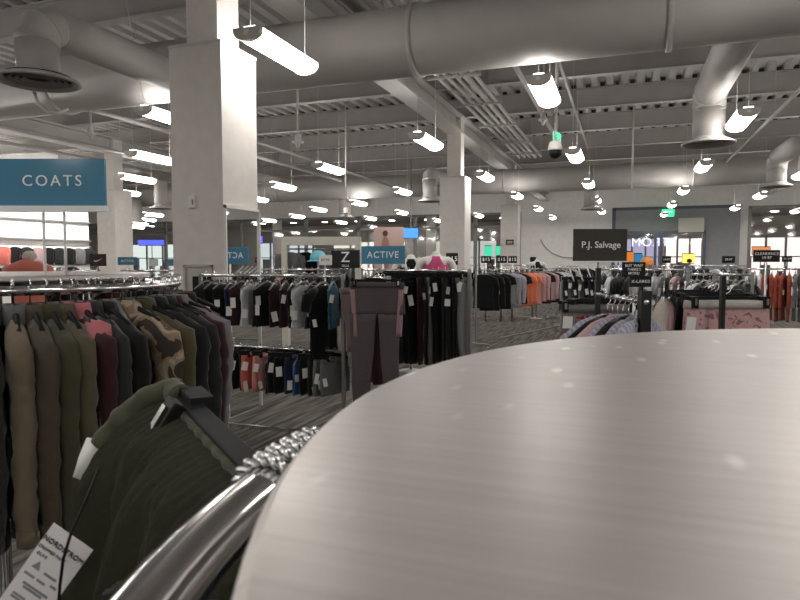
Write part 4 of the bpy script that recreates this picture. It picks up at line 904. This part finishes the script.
# blue inflated looking bag form in the display frame
# ================================================================== CREAM DISPLAY FRAME
pA = at(283, 275, 11.5); pB = at(361, 275, 11.5); L = (pB - pA).length; zt = at(320, 237, 11.5).z
t = thing('clothes_stand', 'cream free-standing display frame with jackets hanging inside', 'display frame', (pA.x, pA.y, 0), YAW)
b = BM(); bx(b, 0, L, -.15, .15, zt - .15, zt); obj('header', b, CREAM, t)
for x in (0, L - .1): b = BM(); bx(b, x, x + .1, -.15, .15, 0, zt - .15); obj('upright', b, CREAM, t)
b = BM(); tube(b, [(.1, 0, zt - .22), (L - .1, 0, zt - .22)], .015, 8); obj('rail', b, CHROME, t, True)
PAL['slate'] = (.15, .15, .155)
jk = [('slate', 290), ('black', 305), ('slate', 333), ('slate', 344)]
for k, (c_, px) in enumerate(jk):
    p = at(px, 246, 11.5); p.z = zt - .23
    g2 = garment('coat', F_(c_), k, .62, .2, .04, 18, 0, False, 'jacket'); place(g2, p + cw(0, .05 * (k % 2)), YAW + .08, '%s jacket, %s from the mirror end inside the cream frame' % (c_, ORD[k]), 'jacket', 'jackets in the cream frame')
p = at(318, 257, 11.2); t = thing('sun_cap', 'pale turquoise rounded cap displayed between the jackets', 'cap', p, YAW)
b = BM(); lathe(b, [(.14, -.06), (.145, .0), (.12, .07), (.06, .11), (.005, .12)], 24); obj('crown', b, mat('turquoise', (.2, .62, .75), .5), t, True); b = BM(); lathe(b, [(.14, -.07), (.2, -.08), (.2, -.07), (.14, -.05)], 24); obj('brim', b, MC['turquoise'], t, True)
b = BM(); tube(b, [(0, 0, -.06), (0, 0, -p.z)], .02, 8); obj('stand', b, CHROMED, t)
# poster and hanging screen
def poster():
    a = at(374, 246, 20); c = at(404, 227, 20); W = (c - a).xy.length
    t = thing('fashion_poster', 'tall pale pink poster of a standing woman above the active sign', 'poster', ((a.x + c.x) / 2, (a.y + c.y) / 2, a.z - .9), YAW)
    H_ = c.z - a.z + .9; b = BM(); bx(b, -W / 2, W / 2, -.02, .02, 0, H_); obj('poster_panel', b, mat('poster_pink', (.45, .32, .29), .6), t)
    b = BM(); 
    def disc(x, z, rx, rz_): b.faces.new([b.verts.new((x + rx * math.cos(q), -.024, z + rz_ * math.sin(q))) for q in [2 * PI * k / 16 for k in range(16)]])
    disc(-.12, H_ - .25, .07, .09); b.faces.new([b.verts.new((x, -.024, z)) for x, z in ((-.18, H_ - .33), (-.06, H_ - .33), (.0, H_ - .45), (.04, H_ - .9), (-.02, H_ - 1.3), (-.2, H_ - 1.3), (-.19, H_ - .85), (-.24, H_ - .5))]); obj('printed_figure', b, mat('skin_print', (.32, .17, .12), .6), t)
    b = BM(); disc(-.12, H_ - .2, .085, .09); b2 = obj('printed_hair', b, mat('hair_print', (.05, .03, .02), .6), t); b2.location.y = -.002
    for x in (-W / 2 + .05, W / 2 - .05):
        b = BM(); tube(b, [(x, .03, 0), (x, .03, -(a.z - .9))], .02, 8); obj('stand_leg', b, CHROMED, t)
poster()
p = at(411, 233, 22); t = thing('hanging_screen', 'small glowing blue screen hanging by the second column', 'screen', p, YAW)
b = BM(); bx(b, -.27, .27, 0, .05, -.19, .19); obj('screen_housing', b, BLACKP, t); b = BM(); bx(b, -.25, .25, -.006, 0, -.17, .17); obj('lit_panel', b, emis('screen_blue', (.05, .18, .9), .9), t); b = BM(); tube(b, [(0, .02, .19), (0, .02, CE - p.z)], .02, 8); obj('rod', b, GREYF, t)
# ================================================================== LEFT BRIGHT WALL FIXTURES
WASH = emis('added_wall_wash', (1, .97, .92), 60)  # unseen lights added to brighten the left wall
for k, y in enumerate((3.5, 10.0, 13.7, 17.3)):
    t = thing('added_wall_lamp', '%s added unseen wall light from the near end of the bright wall' % ORD[k], 'lamp', (XL + 1.2, y, 3.9), 0, 'added lights brightening the left wall')
    b = BM(); bx(b, -.08, .08, -1.8, 1.8, .02, .1); obj('housing', b, WHITEP, t)
    b = BM(); v = [b.verts.new(q) for q in ((-.1, -1.8, .05), (.06, -1.8, .0), (.06, 1.8, .0), (-.1, 1.8, .05))]; b.faces.new(v); obj('lamp_lens', b, WASH, t)
    b = BM(); tube(b, [(0, 0, .1), (0, 0, CE - 3.9)], .01, 6); obj('rod', b, WHITEP, t)
wi = ['pink', 'charcoal', 'brown', 'black', 'cream', 'black', 'grey', 'charcoal', 'black', 'cream', 'brown', 'coral', 'black', 'charcoal', 'pink', 'black', 'charcoal', 'black', 'grey', 'charcoal']
p0, p1 = (XL + .35, 8.6), (XL + .35, 18.2)
rl = BM(); tube(rl, [(XL + .35, 8, 2.14), (XL + .35, 19, 2.14)], .02, 8); tag(obj('wall_rail', rl, CHROMED, None, True), 'high hanging rail along the bright wall', 'rail')
for i in range(20):
    gcopy('long', wi[i], i, (XL + .4, 14.8 + (i - 10) * .44, 2.12), .25, '%s garment, %s from the near end on the bright wall rail' % (wi[i], ORD[i]), 'top', 'garments on the bright wall rail')
for i in range(18):
    c_ = ['white', 'blue', 'navy', 'white', 'lightgrey', 'charcoal'][i % 6]
    gcopy('long', c_, i, (XL + .4, 18.0 + (i - 17) * .5, 1.42), .25, '%s garment, %s from the near end on the low bright wall rail' % (c_, ORD[i]), 'top', 'garments on the low wall rail')
rl = BM(); tube(rl, [(XL + .35, 8, 1.44), (XL + .35, 19, 1.44)], .02, 8); tag(obj('wall_rail', rl, CHROMED, None, True), 'low hanging rail along the bright wall', 'rail')
# ================================================================== MALL BEYOND THE GLASS
g = 'round downlights in the mall ceiling'
DL = emis('downlight', (1, .95, .9), 8)
D0 = None; cnt = 0
for j, y in enumerate((35.5, 39, 43, 47.5)):
    for i in range(22):
        x = -46 + i * 3.0 + (j % 2) * 1.2
        if D0 is None:
            D0 = thing('downlight', 'round white downlight in the dark mall ceiling beyond the glass', 'lamp', (x, y, 4.9), 0, g)
            b = BM(); lathe(b, [(.01, -.03), (.22, -.03), (.24, -.02), (.24, 0)], 16); obj('lens', b, DL, D0)
        else: dup(D0, (x, y, 4.9), 0, D0['label'], g)
SH = [(-50, -42, (.75, .85, .8), 1.0), (-41, -35, (.95, .92, .85), .9), (-33, -27, (.85, .95, 1.), .7), (-25, -18, (1, .93, .8), .9), (-16, -10, (.9, .9, .85), .6), (-8, -2, (.65, .85, .75), .5), (-1.5, 2.4, (.62, .58, .85), .65), (2.8, 6.2, (1, .86, .76), 1.3), (7, 12, (1, .86, .82), 1.2), (13, 20, (1, .9, .85), 1.0)]
for k, (x0, x1, c_, s_) in enumerate(SH):
    t = thing('lit_shop_front', '%s glowing shop front across the mall counted from the bright wall side' % ORD[k], 'shop front', ((x0 + x1) / 2, 51.4, 0))
    W = (x1 - x0) / 2; b = BM(); bx(b, -W, W, .2, .3, 0.1, 3.3); obj('lit_interior', b, emis('shop%d' % k, c_, s_ * .42), t)
    b = BM()
    for q in range(5): x = -W + 2 * W * q / 4; bx(b, x - .07, x + .07, 0, .15, 0, 3.4)
    bx(b, -W, W, 0, .15, 3.3, 3.6); bx(b, -W, W, 0, .15, 1.9, 1.98); obj('shop_mullions', b, GREYF, t)
    random.seed(k)
    for q in range(6):
        b = BM(); x = random.uniform(-W * .9, W * .8); hh = random.uniform(.8, 2.0); bx(b, x, x + random.uniform(.3, .9), -.1, .1, 0, hh); obj('display_unit', b, mat('unit%d' % (q % 4), [(.3, .15, .12), (.12, .12, .14), (.5, .45, .4), (.2, .3, .35)][q % 4], .6), t)
def neon(lab, px0, px1, py0, py1, d, c_, s_, nm='neon_sign'):
    a = at(px0, py1, d); c = at(px1, py0, d); W = (c - a).xy.length; t = thing(nm, lab, 'sign', ((a.x + c.x) / 2, (a.y + c.y) / 2, a.z), YAW)
    b = BM(); bx(b, -W / 2, W / 2, 0, .1, 0, c.z - a.z); obj('lit_face', b, emis('neon' + lab[:12], c_, s_ * .6), t)
    b = BM(); bx(b, -W / 2, W / 2, .1, .18, -.05, c.z - a.z + .05); obj('housing', b, BLACKP, t)
    b = BM(); tube(b, [(0, .14, 0), (0, .14, -a.z)], .03, 8); obj('post', b, BLACKM, t)
neon('bright blue light band beyond the glass beside the nearest column', 138, 164, 240, 245, 44, (.06, .08, 1), 1.5)
neon('violet blue light band seen through glass past the mirror', 228, 262, 236, 243, 45, (.15, .12, 1), 1.2)
neon('green glowing panel beyond the glass near the second column', 485, 492, 246, 256, 44, (.05, .7, .4), .8, 'light_box')
neon('green glowing panel beyond the glass near the third column', 496, 502, 246, 255, 44, (.05, .7, .4), .8, 'light_box')
neon('orange poster panel inside the shop beyond the entrance', 625, 634, 252, 262, 30, (.8, .25, .05), .5, 'poster_board')
neon('blue poster panel next to the orange one', 635, 643, 254, 263, 30.5, (.04, .25, .5), .5, 'poster_board')
neon('yellow lit poster panel in the entrance', 683, 695, 254, 263, 42, (1, .65, .1), 1.1, 'poster_board')
neon('orange banner behind the large price sign', 753, 771, 247, 254, 42, (.8, .3, .1), .7, 'orange_banner')
neon('red panel glowing beyond the display frame', 275, 281, 255, 264, 43, (.8, .08, .05), .7, 'poster_board')
# orange balloon-like lamp shade
p = at(647, 263, 20); t = thing('orange_ball', 'round orange ball displayed among the racks before the entrance', 'ball', p); b = BM(); lathe(b, [(.005, -.2)] + [(.2 * math.cos(q), .2 * math.sin(q)) for q in [math.radians(-75 + 15 * k) for k in range(11)]] + [(.005, .2)], 20); obj('ball_surface', b, mat('orange_ball', (.8, .28, .05), .5), t, True)
b = BM(); tube(b, [(0, 0, -.18), (0, 0, -p.z)], .02, 8); obj('stand', b, CHROMED, t)
# escalator and mall columns
for k, x in enumerate((-33, -24.5, -12.5, -6.5)):
    b = BM(); tube(b, [(x, 41, 0), (x, 41, 4.9)], .35, 20); tag(obj('mall_column', b, COLP, None, True), 'round pale mall column, %s from the bright wall side' % ORD[k], 'column', 'mall columns')
# person by the entrance
t = thing('person', 'person in a blue shirt with dark hair walking in the far entrance', 'person', cw((689 - 400) / F * 27.5, 27.5), YAW)
k = .98
pts = [(0, 0, .9, .13, .1), (0, 0, 1.1, .12, .09), (0, 0, 1.3, .15, .1), (0, 0, 1.4, .06, .06), (0, 0, 1.46, .05, .05), (0, -.01, 1.56, .08, .09), (-.18, 0, 1.33, .05, .05), (-.24, -.02, 1.08, .04, .04), (-.24, -.12, .86, .03, .03), (.18, 0, 1.33, .05, .05), (.24, .0, 1.08, .04, .04), (.26, -.1, .86, .03, .03),
       (-.09, 0, .82, .085, .085), (-.1, -.06, .47, .06, .06), (-.1, -.02, .09, .04, .04), (-.1, -.14, .04, .035, .03), (.09, 0, .82, .085, .085), (.1, .04, .47, .06, .06), (.1, .12, .09, .04, .04), (.1, .02, .04, .035, .03)]
skinned('body', pts, [(0, 1), (1, 2), (2, 3), (3, 4), (4, 5), (2, 6), (6, 7), (7, 8), (2, 9), (9, 10), (10, 11), (0, 12), (12, 13), (13, 14), (14, 15), (0, 16), (16, 17), (17, 18), (18, 19)], mat('skin', (.3, .17, .11), .6), t)
b = BM(); loft(b, [ell(0, 0, z, a, bb, 18) for z, a, bb in ((.8, .18, .14), (1.0, .17, .13), (1.2, .19, .14), (1.34, .2, .12), (1.4, .1, .09))]); obj('blue_shirt', b, mat('shirt_blue', (.1, .16, .32), .8), t, True)
for s in (-1, 1):
    b = BM(); tube(b, [(s * .09, 0, .85), (s * .1, -.06 if s < 0 else .04, .47), (s * .1, -.02 if s < 0 else .12, .1)], [.11, .085, .07], 12); obj('trouser_leg', b, F_('charcoal'), t, True)
    b = BM(); tube(b, [(s * .17, 0, 1.33), (s * .22, -.01, 1.18), (s * .235, -.02, 1.08)], [.07, .06, .055], 10); obj('shirt_sleeve', b, MC['shirt_blue'], t, True)
b = BM(); lathe(b, [(.105, -.03), (.11, .03), (.09, .09), (.04, .12), (.004, .125)], 18, (0, .02, 1.57)); obj('hair', b, mat('hair', (.015, .012, .01), .6), t, True)
